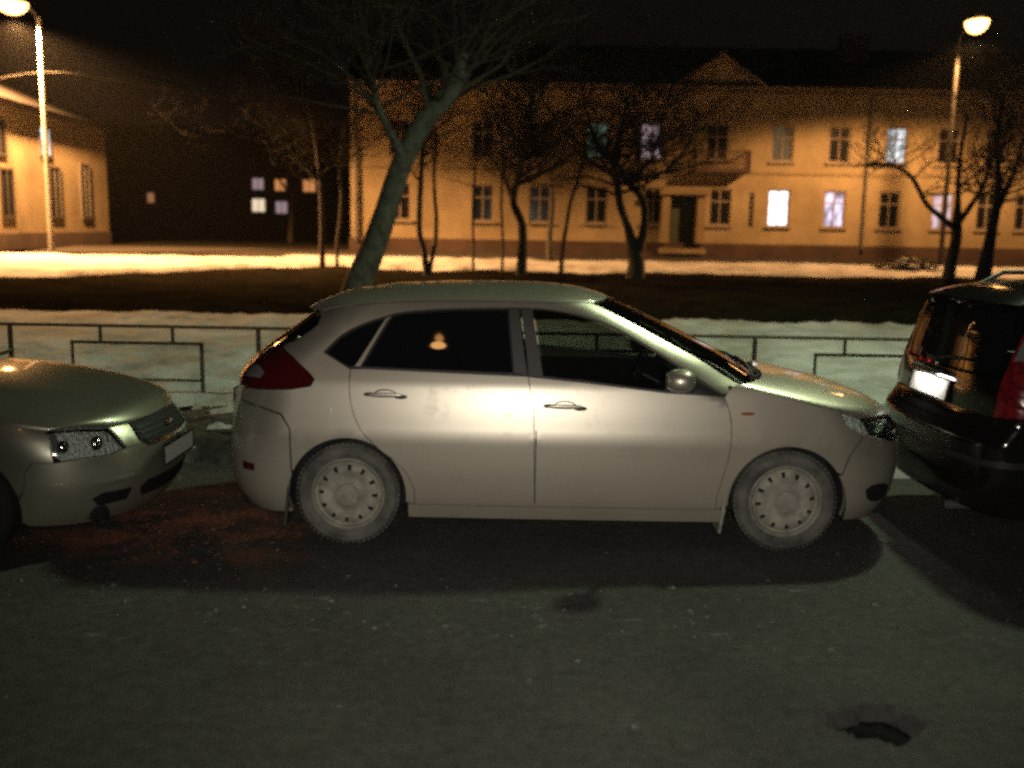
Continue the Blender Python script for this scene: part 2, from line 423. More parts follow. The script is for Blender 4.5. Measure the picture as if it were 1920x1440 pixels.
# ================================================================== SETTING
def terr(y):
    return .08 if y < 10 else .08+.0185*(y-10) if y < 43 else .69
def nz(x, y, s=1, o=0): return noise.noise(Vector((x*s, y*s, o)))
def fbm(x, y, s=1, o=0): return nz(x, y, s, o)+.5*nz(x, y, 2.1*s, o+3)+.25*nz(x, y, 4.3*s, o+7)
def sheet(name, xs, ys, zf, m, kind='structure', keep=None):
    vs = []; fs = []; nx = len(xs)
    for y in ys:
        for x in xs: vs.append((x, y, zf(x, y)))
    for j in range(len(ys)-1):
        for i in range(nx-1):
            f = (j*nx+i, j*nx+i+1, (j+1)*nx+i+1, (j+1)*nx+i)
            if keep is None or any(keep(xs[i+a], ys[j+b]) for a in (0, 1) for b in (0, 1)): fs.append(f)
    o = mesh(name, vs, fs, m, None, True)
    if kind: o['kind'] = kind
    return o
def rng(a, b, s):
    n = max(1, int(round((b-a)/s))); return [a+(b-a)*i/n for i in range(n+1)]

# asphalt: gritty, patched, damp film, faint ice remnants and a reddish patch
def asphalt():
    m = bpy.data.materials.new('asphalt'); m.use_nodes = True; nt = m.node_tree; N = nt.nodes.new; L = nt.links.new; b = nt.nodes['Principled BSDF']
    g = N('ShaderNodeTexCoord')
    def tex(s, d=8, r=.6, sc=None):
        n = N('ShaderNodeTexNoise'); n.inputs['Scale'].default_value = s; n.inputs['Detail'].default_value = d; n.inputs['Roughness'].default_value = r
        if sc:
            mp = N('ShaderNodeMapping'); mp.inputs['Scale'].default_value = sc; L(g.outputs['Object'], mp.inputs[0]); L(mp.outputs[0], n.inputs['Vector'])
        else: L(g.outputs['Object'], n.inputs['Vector'])
        return n
    a = tex(.8); f = tex(90, 4, .7); ic = tex(4.5, 9, .72, (1, 2.2, 1)); br = tex(2.6, 8, .65)
    r = N('ShaderNodeValToRGB'); r.color_ramp.elements[0].position = .3; r.color_ramp.elements[1].position = .7
    r.color_ramp.elements[0].color = (.048, .046, .043, 1); r.color_ramp.elements[1].color = (.090, .086, .079, 1); L(a.outputs['Fac'], r.inputs[0])
    mu = N('ShaderNodeMix'); mu.data_type = 'RGBA'; mu.blend_type = 'OVERLAY'; mu.inputs[0].default_value = .7; L(r.outputs[0], mu.inputs[6]); L(f.outputs['Color'], mu.inputs[7])
    s = N('ShaderNodeSeparateXYZ'); L(g.outputs['Object'], s.inputs[0])
    def band(y0, y1, y2, y3):
        p = N('ShaderNodeMapRange'); p.inputs['From Min'].default_value = y0; p.inputs['From Max'].default_value = y1; L(s.outputs['Y'], p.inputs['Value'])
        q = N('ShaderNodeMapRange'); q.inputs['From Min'].default_value = y3; q.inputs['From Max'].default_value = y2; L(s.outputs['Y'], q.inputs['Value'])
        k = N('ShaderNodeMath'); k.operation = 'MULTIPLY'; L(p.outputs[0], k.inputs[0]); L(q.outputs[0], k.inputs[1]); return k
    def mask(n, lo, hi, bd, amt):
        p = N('ShaderNodeMapRange'); p.inputs['From Min'].default_value = lo; p.inputs['From Max'].default_value = hi; L(n.outputs['Fac'], p.inputs['Value'])
        k = N('ShaderNodeMath'); k.operation = 'MULTIPLY'; L(p.outputs[0], k.inputs[0]); L(bd.outputs[0], k.inputs[1])
        k2 = N('ShaderNodeMath'); k2.operation = 'MULTIPLY'; k2.inputs[1].default_value = amt; L(k.outputs[0], k2.inputs[0]); return k2
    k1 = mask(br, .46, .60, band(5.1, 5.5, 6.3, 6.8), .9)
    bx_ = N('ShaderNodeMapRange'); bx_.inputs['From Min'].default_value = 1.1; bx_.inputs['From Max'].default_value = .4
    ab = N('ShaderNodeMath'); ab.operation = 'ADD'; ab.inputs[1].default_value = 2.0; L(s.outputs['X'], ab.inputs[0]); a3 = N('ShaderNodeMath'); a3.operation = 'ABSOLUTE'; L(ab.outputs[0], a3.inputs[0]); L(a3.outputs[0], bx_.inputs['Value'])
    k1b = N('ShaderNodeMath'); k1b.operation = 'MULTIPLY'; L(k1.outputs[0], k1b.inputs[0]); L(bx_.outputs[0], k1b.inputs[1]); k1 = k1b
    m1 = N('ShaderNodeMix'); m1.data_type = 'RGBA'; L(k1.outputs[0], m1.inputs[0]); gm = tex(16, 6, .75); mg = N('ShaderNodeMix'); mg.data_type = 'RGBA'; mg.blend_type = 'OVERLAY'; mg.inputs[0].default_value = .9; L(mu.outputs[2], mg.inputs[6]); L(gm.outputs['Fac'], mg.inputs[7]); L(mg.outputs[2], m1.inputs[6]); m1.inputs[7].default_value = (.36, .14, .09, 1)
    k2 = mask(ic, .60, .70, band(3.7, 4.4, 4.9, 5.3), .7)
    m2 = N('ShaderNodeMix'); m2.data_type = 'RGBA'; L(k2.outputs[0], m2.inputs[0]); L(m1.outputs[2], m2.inputs[6]); m2.inputs[7].default_value = (.30, .30, .30, 1)
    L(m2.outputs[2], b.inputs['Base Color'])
    b.inputs['Roughness'].default_value = .85; b.inputs['Specular IOR Level'].default_value = .25
    bp = N('ShaderNodeBump'); bp.inputs['Strength'].default_value = .7; bp.inputs['Distance'].default_value = .012
    ad = N('ShaderNodeMath'); ad.operation = 'ADD'; L(f.outputs['Fac'], ad.inputs[0]); L(ic.outputs['Fac'], ad.inputs[1]); L(ad.outputs[0], bp.inputs['Height'])
    L(bp.outputs[0], b.inputs['Normal']); return m
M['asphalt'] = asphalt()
M['soil'] = mat('bare_soil', (.020, .017, .011), .95, spec=0, noise_s=1.3, col2=(.008, .007, .005), bump=.8, bump_s=6)
M['snow'] = mat('old_snow', (.74, .74, .76), .8, spec=.2, noise_s=1.1, col2=(.36, .34, .31), bump=.9, bump_s=7, detail=9)
M['kerb'] = mat('kerb_concrete', (.045, .042, .038), .9, noise_s=6)
M['grass'] = mat('dry_grass', (.035, .032, .016), .9, spec=.1, noise_s=2, col2=(.04, .035, .015))

HOLE = Vector((1.405, 3.50))
def road_z(x, y):
    z = .012*fbm(x, y, .7)+.004*nz(x, y, 5)
    d = math.hypot((x-HOLE.x)/.13, (y-HOLE.y)/.12)+.5*nz(x, y, 11, 4)
    if d < 1.25: z -= .09*min(1, max(0, (1.25-d)/.3))
    elif d < 1.8: z += .022*(1.8-d)/.55
    return z
xs = rng(-80, -7, 6)[:-1]+rng(-7, .9, .07)[:-1]+rng(.9, 1.7, .02)[:-1]+rng(1.7, 7, .07)+rng(7, 80, 6)[1:]
ys = rng(-40, .4, 4)[:-1]+rng(.4, 3.1, .06)[:-1]+rng(3.1, 3.8, .02)[:-1]+rng(3.8, 8.0, .06)
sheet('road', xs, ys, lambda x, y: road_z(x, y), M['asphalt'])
sheet('ground', rng(-400, 400, 100), rng(-300, 500, 100), lambda x, y: -.12 if y < 50 else -.12, M['soil'])
o = MB()
for i in range(-40, 41):
    o.box((i*1.0+.5, 8.06, .03), (.985, .14, .22+.01*math.sin(i*3.1)), bevel=.012)
tag(o.build('kerb', M['kerb']), kind='structure')
xs = rng(-70, -14, 4)[:-1]+rng(-14, 16, .25)+rng(16, 70, 4)[1:]
ys = rng(8.12, 14, .22)[:-1]+rng(14, 38, .35)
sheet('verge', xs, ys, lambda x, y: terr(y)+.05*fbm(x, y, .5, 2)+.03*nz(x, y, 2.4, 5)-(.05 if y < 8.2 else 0), M['soil'])
def ss(a, b, x):
    t = min(1, max(0, (x-a)/(b-a))); return t*t*(3-2*t)
M['slush'] = mat('dirty_slush', (.085, .08, .07), .75, noise_s=3.5, col2=(.022, .020, .016), bump=1, bump_s=12, detail=9)
def slush(x, y):
    d = y+.25*fbm(x, y, 1.1, 70)
    return -.05+.20*ss(7.15, 7.75, d)*(1-.55*ss(8.6, 9.7, d))+.07*fbm(x, y, 1.7, 74)+.03*fbm(x, y, 6, 77)
sheet('slush_bank', rng(-30, -6, .5)[:-1]+rng(-6, 6, .07)[:-1]+rng(6, 30, .5), rng(6.9, 9.9, .07), slush, M['slush'])
M['water'] = mat('dark_water', (.004, .004, .004), .12, spec=.5)
sheet('puddle', rng(HOLE.x-.14, HOLE.x+.14, .02), rng(HOLE.y-.13, HOLE.y+.13, .02), lambda x, y: -.048, M['water'])
# icy crumbs and grit strewn where the gutter meltwater froze
M['crumb'] = mat('icy_crumb', (.22, .22, .21), .7, noise_s=30, col2=(.06, .055, .05))
b = MB(); rnd = random.Random(31)
for k in range(480):
    y = rnd.choice((rnd.gauss(4.7, .22), rnd.gauss(4.7, .5), rnd.uniform(2.2, 8), rnd.gauss(7.2, .3))); x = rnd.uniform(-4.5, 4.5); r_ = rnd.choice((.004, .006, .010))*rnd.uniform(.7, 1.6)
    if y > 7.8 or y < 1.5: continue
    z = road_z(x, y); pts = [(x+r_*1.5*math.cos(t)*rnd.uniform(.6, 1.3), y+r_*1.2*math.sin(t)*rnd.uniform(.6, 1.3), z-.002) for t in (0, 1.2, 2.5, 3.8, 5.0)]
    b.add(pts+[(x, y, z+r_*rnd.uniform(.5, 1))], [(0, 1, 5), (1, 2, 5), (2, 3, 5), (3, 4, 5), (4, 0, 5)])
tag(mesh('ice_crumbs', b.v, b.f, M['crumb']), 'icy crumbs and grit on the asphalt', kind='stuff')
M['red_grit'] = mat('reddish_grit', (.22, .085, .055), .9, noise_s=20, col2=(.10, .05, .035))  # reddish lumps scattered over the reddish road patch
b = MB(); rnd = random.Random(77)
for k in range(700):
    x = rnd.gauss(-2.0, .42); y = rnd.gauss(5.85, .35); r_ = rnd.choice((.004, .006, .010))*rnd.uniform(.6, 1.5); z = road_z(x, y)
    pts = [(x+r_*1.4*math.cos(t)*rnd.uniform(.6, 1.3), y+r_*1.2*math.sin(t)*rnd.uniform(.6, 1.3), z-.002) for t in (0, 1.2, 2.5, 3.8, 5.0)]
    b.add(pts+[(x, y, z+r_*rnd.uniform(.4, .9))], [(0, 1, 5), (1, 2, 5), (2, 3, 5), (3, 4, 5), (4, 0, 5)])
tag(mesh('reddish_grit', b.v, b.f, M['red_grit']), 'small reddish lumps on the asphalt behind the hatchback', kind='stuff')
# snow lying on the verge, with ragged thin edges
def snow_near(x, y):
    k = (1-ss(16.9, 17.6, y+.25*nz(x, y, .8)))
    if y < 10:
        y = y+.22*fbm(x, y, 1.3, 50)+.1*nz(x, y, 6, 3)
        g = 0 if y < 7.9 else .09 if y < 8.2 else .08
        heap = .55*fbm(x, y, 1.1, 12)+.35*fbm(x, y, 3.1, 15)+(.35 if x > 2.3 else -.10)-.9*ss(9.6, 9.2, y)*0-(.15 if y < 9.2 else -.9*ss(9.2, 9.9, y))
        return max(g, slush(x, y)-.02)+.09*min(.6, heap)-.06*(y < 7.4)
    patch = fbm(x, y, .55, 11)*.9+fbm(x, y, 2.0, 17)*.45
    bare = (1-ss(9.2, 12.2, y))*(.75 if x < 1.6 else .12)
    return terr(y)+.05*fbm(x, y, .5, 2)+.10*(k*1.35-.50)+.10*min(0, patch*1.0+.28-bare)+.045*fbm(x, y, 3, 20)+.02*nz(x, y, 8, 3)
sheet('snow_verge', rng(-16, -6, .16)[:-1]+rng(-6, 9, .09)[:-1]+rng(9, 18, .16), rng(7.3, 13, .08)[:-1]+rng(13, 20.2, .16), snow_near, M['snow'])
def near_edge(x):
    return 25.2+5.8*ss(-12.5, -7, x)-1.2*ss(14, 22, x)
SCOOPS = []   # dark earth at the feet of the trees
def snow_far(x, y):
    e = near_edge(x)+.7*fbm(x, y, .45, 31)
    k = ss(e-.5, e+.9, y)*(1-ss(36.4, 37.1, y+(2.2 if x < -8 else 0)+.3*nz(x, y, .7, 9)))
    p = fbm(x, y, .5, 41)*.6+fbm(x, y, 1.7, 44)*.4
    if x > -6: p -= .30+.12*ss(-6, 2, x)
    if x < -8 and y < 31: p -= .28*(1-ss(27, 31.5, y))*(1 if x < -11 else .4)
    z = terr(y)+.05*fbm(x, y, .5, 2)+.16*(k*1.4-.55)+.10*min(0, p+.35)
    for sx_, sy_, sr in SCOOPS:
        d = math.hypot(x-sx_, (y-sy_)*.8)
        if d < sr: z -= .25*(1-d/sr)
    return z
M['far_road'] = mat('far_asphalt', (.045, .038, .032), .95, spec=.2, noise_s=.7)
sheet('far_road', rng(-80, 90, 10), rng(37.6, 43.4, .8), lambda x, y: terr(y)+.03, M['far_road'])
sheet('far_ground', rng(-300, 300, 50), rng(43.3, 260, 20), lambda x, y: .69, M['soil'])

# ================================================================== BUILDINGS
M['wall'] = mat('ochre_plaster', (.38, .30, .185), .9, noise_s=.55, col2=(.24, .185, .11), bump=.25, bump_s=9, detail=8)
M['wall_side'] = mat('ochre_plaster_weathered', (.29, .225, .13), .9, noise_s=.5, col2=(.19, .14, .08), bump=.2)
M['plinth'] = mat('brown_plinth', (.085, .050, .038), .9, noise_s=.9, col2=(.045, .028, .022))
M['roof'] = mat('dark_roof', (.016, .014, .013), .9, spec=.1, noise_s=1)
M['casing'] = mat('window_paint', (.26, .21, .16), .7)
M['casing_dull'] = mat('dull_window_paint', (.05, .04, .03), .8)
M['darkpane'] = mat('dark_pane', (.012, .012, .014), .15)
M['curtain'] = mat('curtain', (.10, .085, .06), .9)
M['door_paint'] = mat('green_door', (.035, .050, .030), .7)
M['metal'] = mat('grey_metal', (.12, .12, .12), .6, .3)
def lit(col, s, ns=None):
    m = bpy.data.materials.new('lit_window'); m.use_nodes = True; nt = m.node_tree; b = nt.nodes['Principled BSDF']
    b.inputs['Base Color'].default_value = (.01, .01, .01, 1); b.inputs['Emission Strength'].default_value = s
    b.inputs['Emission Color'].default_value = (*col, 1)
    if ns:   # folds of a lace curtain in front of the room light
        g = nt.nodes.new('ShaderNodeTexCoord'); w_ = nt.nodes.new('ShaderNodeTexNoise'); w_.inputs['Scale'].default_value = ns; w_.inputs['Detail'].default_value = 3
        mp = nt.nodes.new('ShaderNodeMapping'); mp.inputs['Scale'].default_value = (1, 1, .35)
        r = nt.nodes.new('ShaderNodeValToRGB'); r.color_ramp.elements[0].position = .38; r.color_ramp.elements[1].position = .6
        r.color_ramp.elements[0].color = tuple(c*.12 for c in col)+(1,); r.color_ramp.elements[1].color = (*col, 1)
        nt.links.new(g.outputs['Object'], mp.inputs[0]); nt.links.new(mp.outputs[0], w_.inputs['Vector']); nt.links.new(w_.outputs['Fac'], r.inputs[0]); nt.links.new(r.outputs[0], b.inputs['Emission Color'])
    return m
M['lit_white'] = lit((1, .97, .98), 2.6); M['lit_lace'] = lit((.80, .70, .95), 1.5, 5); M['lit_cross'] = lit((.90, .97, 1), 1.5, 3)
M['lit_pink'] = lit((1, .72, .78), .9, 4); M['lit_green'] = lit((.55, .85, .60), .35, 4); M['lit_dim'] = lit((.75, .8, .5), .05, 4)
M['lit_warm'] = lit((1, .40, .13), .62); M['lit_cream'] = lit((1, .80, .55), .9); M['lit_lilac'] = lit((.85, .6, .65), .35)

BY = 43.0
def wall_with_holes(x0, x1, z0, z1, holes, y, reveal=.16):
    xs_ = sorted({x0, x1}|{h[0] for h in holes}|{h[1] for h in holes}); zs_ = sorted({z0, z1}|{h[2] for h in holes}|{h[3] for h in holes})
    b = MB()
    for i in range(len(xs_)-1):
        for j in range(len(zs_)-1):
            cx, cz = (xs_[i]+xs_[i+1])/2, (zs_[j]+zs_[j+1])/2
            if any(h[0] < cx < h[1] and h[2] < cz < h[3] for h in holes): continue
            b.add([(xs_[i], y, zs_[j]), (xs_[i+1], y, zs_[j]), (xs_[i+1], y, zs_[j+1]), (xs_[i], y, zs_[j+1])], [(0, 1, 2, 3)])
    for a, c, d, e in holes:
        b.add([(a, y, d), (c, y, d), (c, y, e), (a, y, e), (a, y+reveal, d), (c, y+reveal, d), (c, y+reveal, e), (a, y+reveal, e)], [(0, 1, 5, 4), (1, 2, 6, 5), (2, 3, 7, 6), (3, 0, 4, 7)])
    return b
house = empty('apartment_building', (8, BY, .69), 'two storey ochre apartment building with a small gable behind the bare trees', 'building')
def hp(x, y, Y=BY): return at(x, y, Y)
zg0, zg1, zu0, zu1 = 2.05, 3.60, 4.78, 6.28
ww = .92
g_px = [750, 905, 1012, 1118, 1225, 1350, 1460, 1565, 1668, 1768, 1852, 1925]
u_px = [750, 905, 1012, 1120, 1222, 1345, 1468, 1575, 1681, 1780, 1870]
pane_g = {1460: 'lit_white', 1565: 'lit_lace', 1768: 'lit_pink'}
pane_u = {1681: 'lit_cross', 1222: 'lit_pink', 1120: 'lit_green', 1468: 'lit_dim'}
wins = [(hp(p, 385).x, zg0, zg1, pane_g.get(p, 'darkpane'), p, ww) for p in g_px]+[(hp(p, 268).x, zu0, zu1, pane_u.get(p, 'darkpane'), p, ww) for p in u_px]
wins.append((hp(1408, 390).x, 1.95, 3.45, 'darkpane', 0, .24))
wins += [(x, a, b_, 'darkpane', 0, ww) for x in (24.6, 27.1, 29.6) for a, b_ in ((zg0, zg1), (zu0, zu1))]
X0, X1, ZE = hp(657, 300).x, 32.0, 7.85
holes = [(x-wd/2, x+wd/2, a, b_) for x, a, b_, mm, p, wd in wins]
dx = hp(1278, 400).x; holes.append((dx-.55, dx+.55, 1.0, 3.3))
L_ = lambda b: b  # geometry below is in world coordinates; children are placed relative to the house's base
def hchild(b, name, m, parent=house, sm=False, ang=None):
    o = b.build(name, m, None, sm, ang); off = Vector((8, BY, .69))
    for v in o.data.vertices: v.co -= off
    o.parent = parent; return o
b = wall_with_holes(X0, X1, 1.28, ZE, holes, BY)
b.add([(X0, BY, .69), (X0, BY, ZE), (X0, BY+12, ZE), (X0, BY+12, .69)], [(0, 1, 2, 3)])
b.add([(X1, BY, .69), (X1, BY, ZE), (X1, BY+12, ZE), (X1, BY+12, .69)], [(0, 1, 2, 3)])
b.add([(X0, BY+12, .69), (X0, BY+12, ZE), (X1, BY+12, ZE), (X1, BY+12, .69)], [(0, 1, 2, 3)])
gx = hp(1352, 150).x; gw = 1.75; gz_ = hp(1352, 106).z
b.add([(gx-gw, BY-.02, ZE-.05), (gx+gw, BY-.02, ZE-.05), (gx, BY-.02, gz_)], [(0, 1, 2)])
hchild(b, 'wall', M['wall'])
pl = MB()
pl.box(((X0+X1)/2-.02, BY-.05, .98), (X1-X0+.08, .14, .62), bevel=.02); hchild(pl, 'plinth', M['plinth'])
cn = MB(); cn.box(((X0+X1)/2, BY-.09, ZE-.10), (X1-X0+.2, .24, .16)); cn.box(((X0+X1)/2, BY-.05, ZE-.28), (X1-X0+.1, .12, .10)); cn.box(((X0+X1)/2, BY-.02, 4.28), (X1-X0+.06, .06, .10))
for s_ in (-1, 1):
    cn.box((gx+s_*gw/2, BY-.12, (ZE+gz_)/2+.06), (math.hypot(gw, gz_-ZE)+.25, .24, .10), ry=s_*math.atan2(gz_-ZE, gw))
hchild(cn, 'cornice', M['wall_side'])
rf = MB()
rf.add([(X0-.3, BY-.25, ZE+.02), (X1+.3, BY-.25, ZE+.02), (X1+.3, BY+6, ZE+2.6), (X0-.3, BY+6, ZE+2.6), (X0-.3, BY+12.3, ZE+.02), (X1+.3, BY+12.3, ZE+.02)], [(0, 1, 2, 3), (3, 2, 5, 4), (0, 3, 4), (1, 5, 2)])
rf.add([(gx-gw-.1, BY-.1, ZE), (gx, BY-.1, gz_+.10), (gx, BY+3.2, gz_+.10), (gx-gw-.1, BY+.5, ZE+.1)], [(0, 1, 2, 3)])
rf.add([(gx+gw+.1, BY-.1, ZE), (gx, BY-.1, gz_+.10), (gx, BY+3.2, gz_+.10), (gx+gw+.1, BY+.5, ZE+.1)], [(0, 1, 2, 3)])
roof = hchild(rf, 'roof', M['roof'])
ch = at(1600, 110, BY+4); M['brick'] = mat('chimney_brick', (.16, .07, .04), .9, noise_s=3)
c_ = MB().box((ch.x, BY+4, ZE+2.0), (1.2, .6, 1.5)).box((ch.x, BY+4, ZE+2.8), (1.35, .75, .14)); hchild(c_, 'chimney', M['brick'], roof)
for x, a, b_, mm, p, wd in wins:
    f = MB(); y = BY+.10; t = .07
    cx = (a+b_)/2
    for q in ((x-wd/2+t/2, cx, t, b_-a), (x+wd/2-t/2, cx, t, b_-a)): f.box((q[0], y, q[1]), (q[2], .06, q[3]))
    f.box((x, y, a+t/2), (wd-2*t, .06, t)); f.box((x, y, b_-t/2), (wd-2*t, .06, t))
    if wd > .5:
        f.box((x, y, cx), (.06, .055, b_-a-2*t)); f.box((x, y-.004, a+(b_-a)*.66), (wd-2*t, .05, .06))
    fo = hchild(f, 'window', M['casing'])
    hchild(MB().box((x, BY+.135, cx), (wd-.06, .012, b_-a-.06)), 'pane', M[mm], fo)
    if wd > .5: hchild(MB().box((x, BY-.05, a-.05), (wd+.22, .16, .07)), 'sill', M['casing'], fo)
q = hp(1109, 241); bb = MB().lathe([(.01, .09), (.07, .06), (.09, 0), (.06, -.07), (.01, -.09)], (q.x, BY+.06, q.z), 'Z', 12)
M['bulb'] = lit((.9, 1, .95), 5); hchild(bb, 'lamp_bulb', M['bulb'], sm=True)
d = MB().box((dx, BY+.12, 2.15), (1.06, .07, 2.26)).box((dx-.26, BY+.075, 2.5), (.36, .03, 1.0)).box((dx+.26, BY+.075, 2.5), (.36, .03, 1.0)).box((dx-.26, BY+.075, 1.45), (.36, .03, .6)).box((dx+.26, BY+.075, 1.45), (.36, .03, .6))
dr = hchild(d, 'door', M['door_paint']); hchild(MB().box((dx+.04, BY+.03, 2.05), (.03, .05, .2)), 'handle', M['metal'], dr)
po = MB()
for s_ in (-.75, .75): po.box((dx+s_, BY-.25, 2.3), (.36, .55, 2.05), bevel=.02)
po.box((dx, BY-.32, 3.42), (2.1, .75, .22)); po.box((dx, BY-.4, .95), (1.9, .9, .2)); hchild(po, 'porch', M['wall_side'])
bx = hp(1348, 320).x; bal = MB().box((bx, BY-.45, 4.32), (2.3, .9, .16)).box((bx, BY-.87, 5.12), (2.3, .05, .06)).box((bx-1.12, BY-.45, 5.12), (.05, .85, .06)).box((bx+1.12, BY-.45, 5.12), (.05, .85, .06))
for k in range(19): bal.box((bx-1.12+2.24*k/18, BY-.87, 4.75), (.035, .035, .72))
for k in range(1, 7): bal.box((bx-1.12, BY-.87+.13*k, 4.75), (.03, .03, .72)).box((bx+1.12, BY-.87+.13*k, 4.75), (.03, .03, .72))
hchild(bal, 'balcony', M['plinth'])
for px_ in (1625, 668):
    q = hp(px_, 300); hchild(MB().tube([(q.x, BY-.12, 7.7), (q.x, BY-.12, 1.3), (q.x, BY-.3, 1.1)], .06, 8).box((q.x, BY-.07, 6), (.16, .08, .05)).box((q.x, BY-.07, 3), (.16, .08, .05)), 'drainpipe', M['metal'])

# house at the left, seen along its flank
LA, LB = Vector((-19.1, 47, 0)), Vector((-18.0, 29, 0)); ldir = (LB-LA).normalized(); ln_ = Vector((ldir.y, -ldir.x, 0))
if ln_.x < 0: ln_ = -ln_
lh = empty('ochre_house', (LA.x, LA.y, .69), 'ochre house wall at the far left behind the lamp post, one narrow window lit', 'building')
def lchild(b, name, m, parent=lh):
    o = b.build(name, m)
    for v in o.data.vertices: v.co -= Vector((LA.x, LA.y, .69))
    o.parent = parent; return o
ang = math.atan2(ldir.y, ldir.x); Lg = (LB-LA).length; zt = 6.02
def lp(s, off, z): v = LA+ldir*s+ln_*off; return Vector((v.x, v.y, z))
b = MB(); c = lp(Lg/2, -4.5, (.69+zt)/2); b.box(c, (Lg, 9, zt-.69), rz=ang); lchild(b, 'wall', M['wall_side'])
b = MB(); c = lp(Lg/2, .03, 1.0); b.box(c, (Lg+.06, .1, .6), rz=ang); lchild(b, 'plinth', M['plinth'])
b = MB(); b.add([lp(-.4, .35, zt+.02), lp(Lg+.4, .35, zt+.02), lp(Lg+.4, -4.5, zt+2.4), lp(-.4, -4.5, zt+2.4), lp(-.4, -9.3, zt+.02), lp(Lg+.4, -9.3, zt+.02)], [(0, 1, 2, 3), (3, 2, 5, 4), (0, 3, 4), (1, 5, 2)]); lchild(b, 'roof', M['roof'])
b = MB(); b.box(lp(Lg/2, .13, zt-.08), (Lg+.3, .26, .16), rz=ang); lchild(b, 'cornice', M['plinth'])
for s_, z0_, z1_, mm in ((2.9, 1.9, 4.2, 'darkpane'), (6.2, 1.9, 3.9, 'darkpane'), (7.0, 4.3, 5.4, 'lit_cross'), (11.0, 4.1, 5.3, 'darkpane'), (10.6, 1.9, 3.6, 'darkpane'), (14.5, 1.9, 3.6, 'darkpane')):
    f = MB(); cz = (z0_+z1_)/2; hh = z1_-z0_
    f.box(lp(s_-.5, .02, cz), (.08, .07, hh+.1), rz=ang).box(lp(s_+.5, .02, cz), (.08, .07, hh+.1), rz=ang).box(lp(s_, .02, z0_), (.92, .07, .08), rz=ang).box(lp(s_, .02, z1_), (.92, .07, .08), rz=ang).box(lp(s_, .03, cz), (.05, .05, hh-.09), rz=ang)
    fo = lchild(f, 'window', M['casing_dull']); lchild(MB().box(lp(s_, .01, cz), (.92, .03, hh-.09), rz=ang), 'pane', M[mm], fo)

# dark far block with a few lit windows
fb = empty('far_apartment_block', (-26, 95, .69), 'distant dark apartment block showing five small lit windows between the houses', 'building')
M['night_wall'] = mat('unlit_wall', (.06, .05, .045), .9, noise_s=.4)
def fchild(b, name, m, parent=fb):
    o = b.build(name, m)
    for v in o.data.vertices: v.co -= Vector((-26, 95, .69))
    o.parent = parent; return o
fchild(MB().box((-27, 101, 4.6), (26, 12, 7.9)), 'wall', M['night_wall'])
fchild(MB().add([(-40.3, 94.6, 8.6), (-13.7, 94.6, 8.6), (-13.7, 101, 11.2), (-40.3, 101, 11.2), (-40.3, 107.4, 8.6), (-13.7, 107.4, 8.6)], [(0, 1, 2, 3), (3, 2, 5, 4), (0, 3, 4), (1, 5, 2)]), 'roof', M['roof'])
for (px_, py_, wpx, mm) in ((484, 345, 20, 'lit_lilac'), (526, 347, 20, 'lit_warm'), (580, 348, 22, 'lit_warm'), (485, 385, 23, 'lit_cream'), (528, 389, 21, 'lit_lilac')):
    p = at(px_, py_, 95); wdt = wpx/1850*95
    f = MB()
    for s_ in (-1, 1): f.box((p.x+s_*(wdt/2+.04), 94.97, p.z), (.09, .1, wdt+.16)).box((p.x, 94.97, p.z+s_*(wdt/2+.04)), (wdt-.01, .1, .09))
    f.box((p.x, 94.95, p.z), (.06, .04, wdt-.02))
    fo = fchild(f, 'window', M['casing']); fchild(MB().box((p.x, 94.985, p.z), (wdt-.02, .04, wdt-.02)), 'pane', M[mm], fo)
p = at(283, 370, 80)
fh = empty('far_shed', (p.x, 80, .69), 'small dark house with one dim orange window, left of the far block', 'building')
o = MB().box((0, 3, 1.6), (9, 6, 3.4)).build('wall', M['night_wall'], fh)
o = MB().add([(-4.8, -.3, 3.3), (4.8, -.3, 3.3), (4.8, 3, 5), (-4.8, 3, 5), (-4.8, 6.3, 3.3), (4.8, 6.3, 3.3)], [(0, 1, 2, 3), (3, 2, 5, 4), (0, 3, 4), (1, 5, 2)]).build('roof', M['roof'], fh)
fw = MB().box((-.3, -.03, p.z-.69), (.07, .05, .9)).box((.3, -.03, p.z-.69), (.07, .05, .9)).box((0, -.03, p.z-.69+.45), (.66, .05, .07)).box((0, -.03, p.z-.69-.45), (.66, .05, .07)).build('window', M['casing'], fh)
M['lit_orange'] = lit((1, .45, .2), .28); MB().box((0, -.02, p.z-.69), (.52, .03, .82)).build('pane', M['lit_orange'], fw)

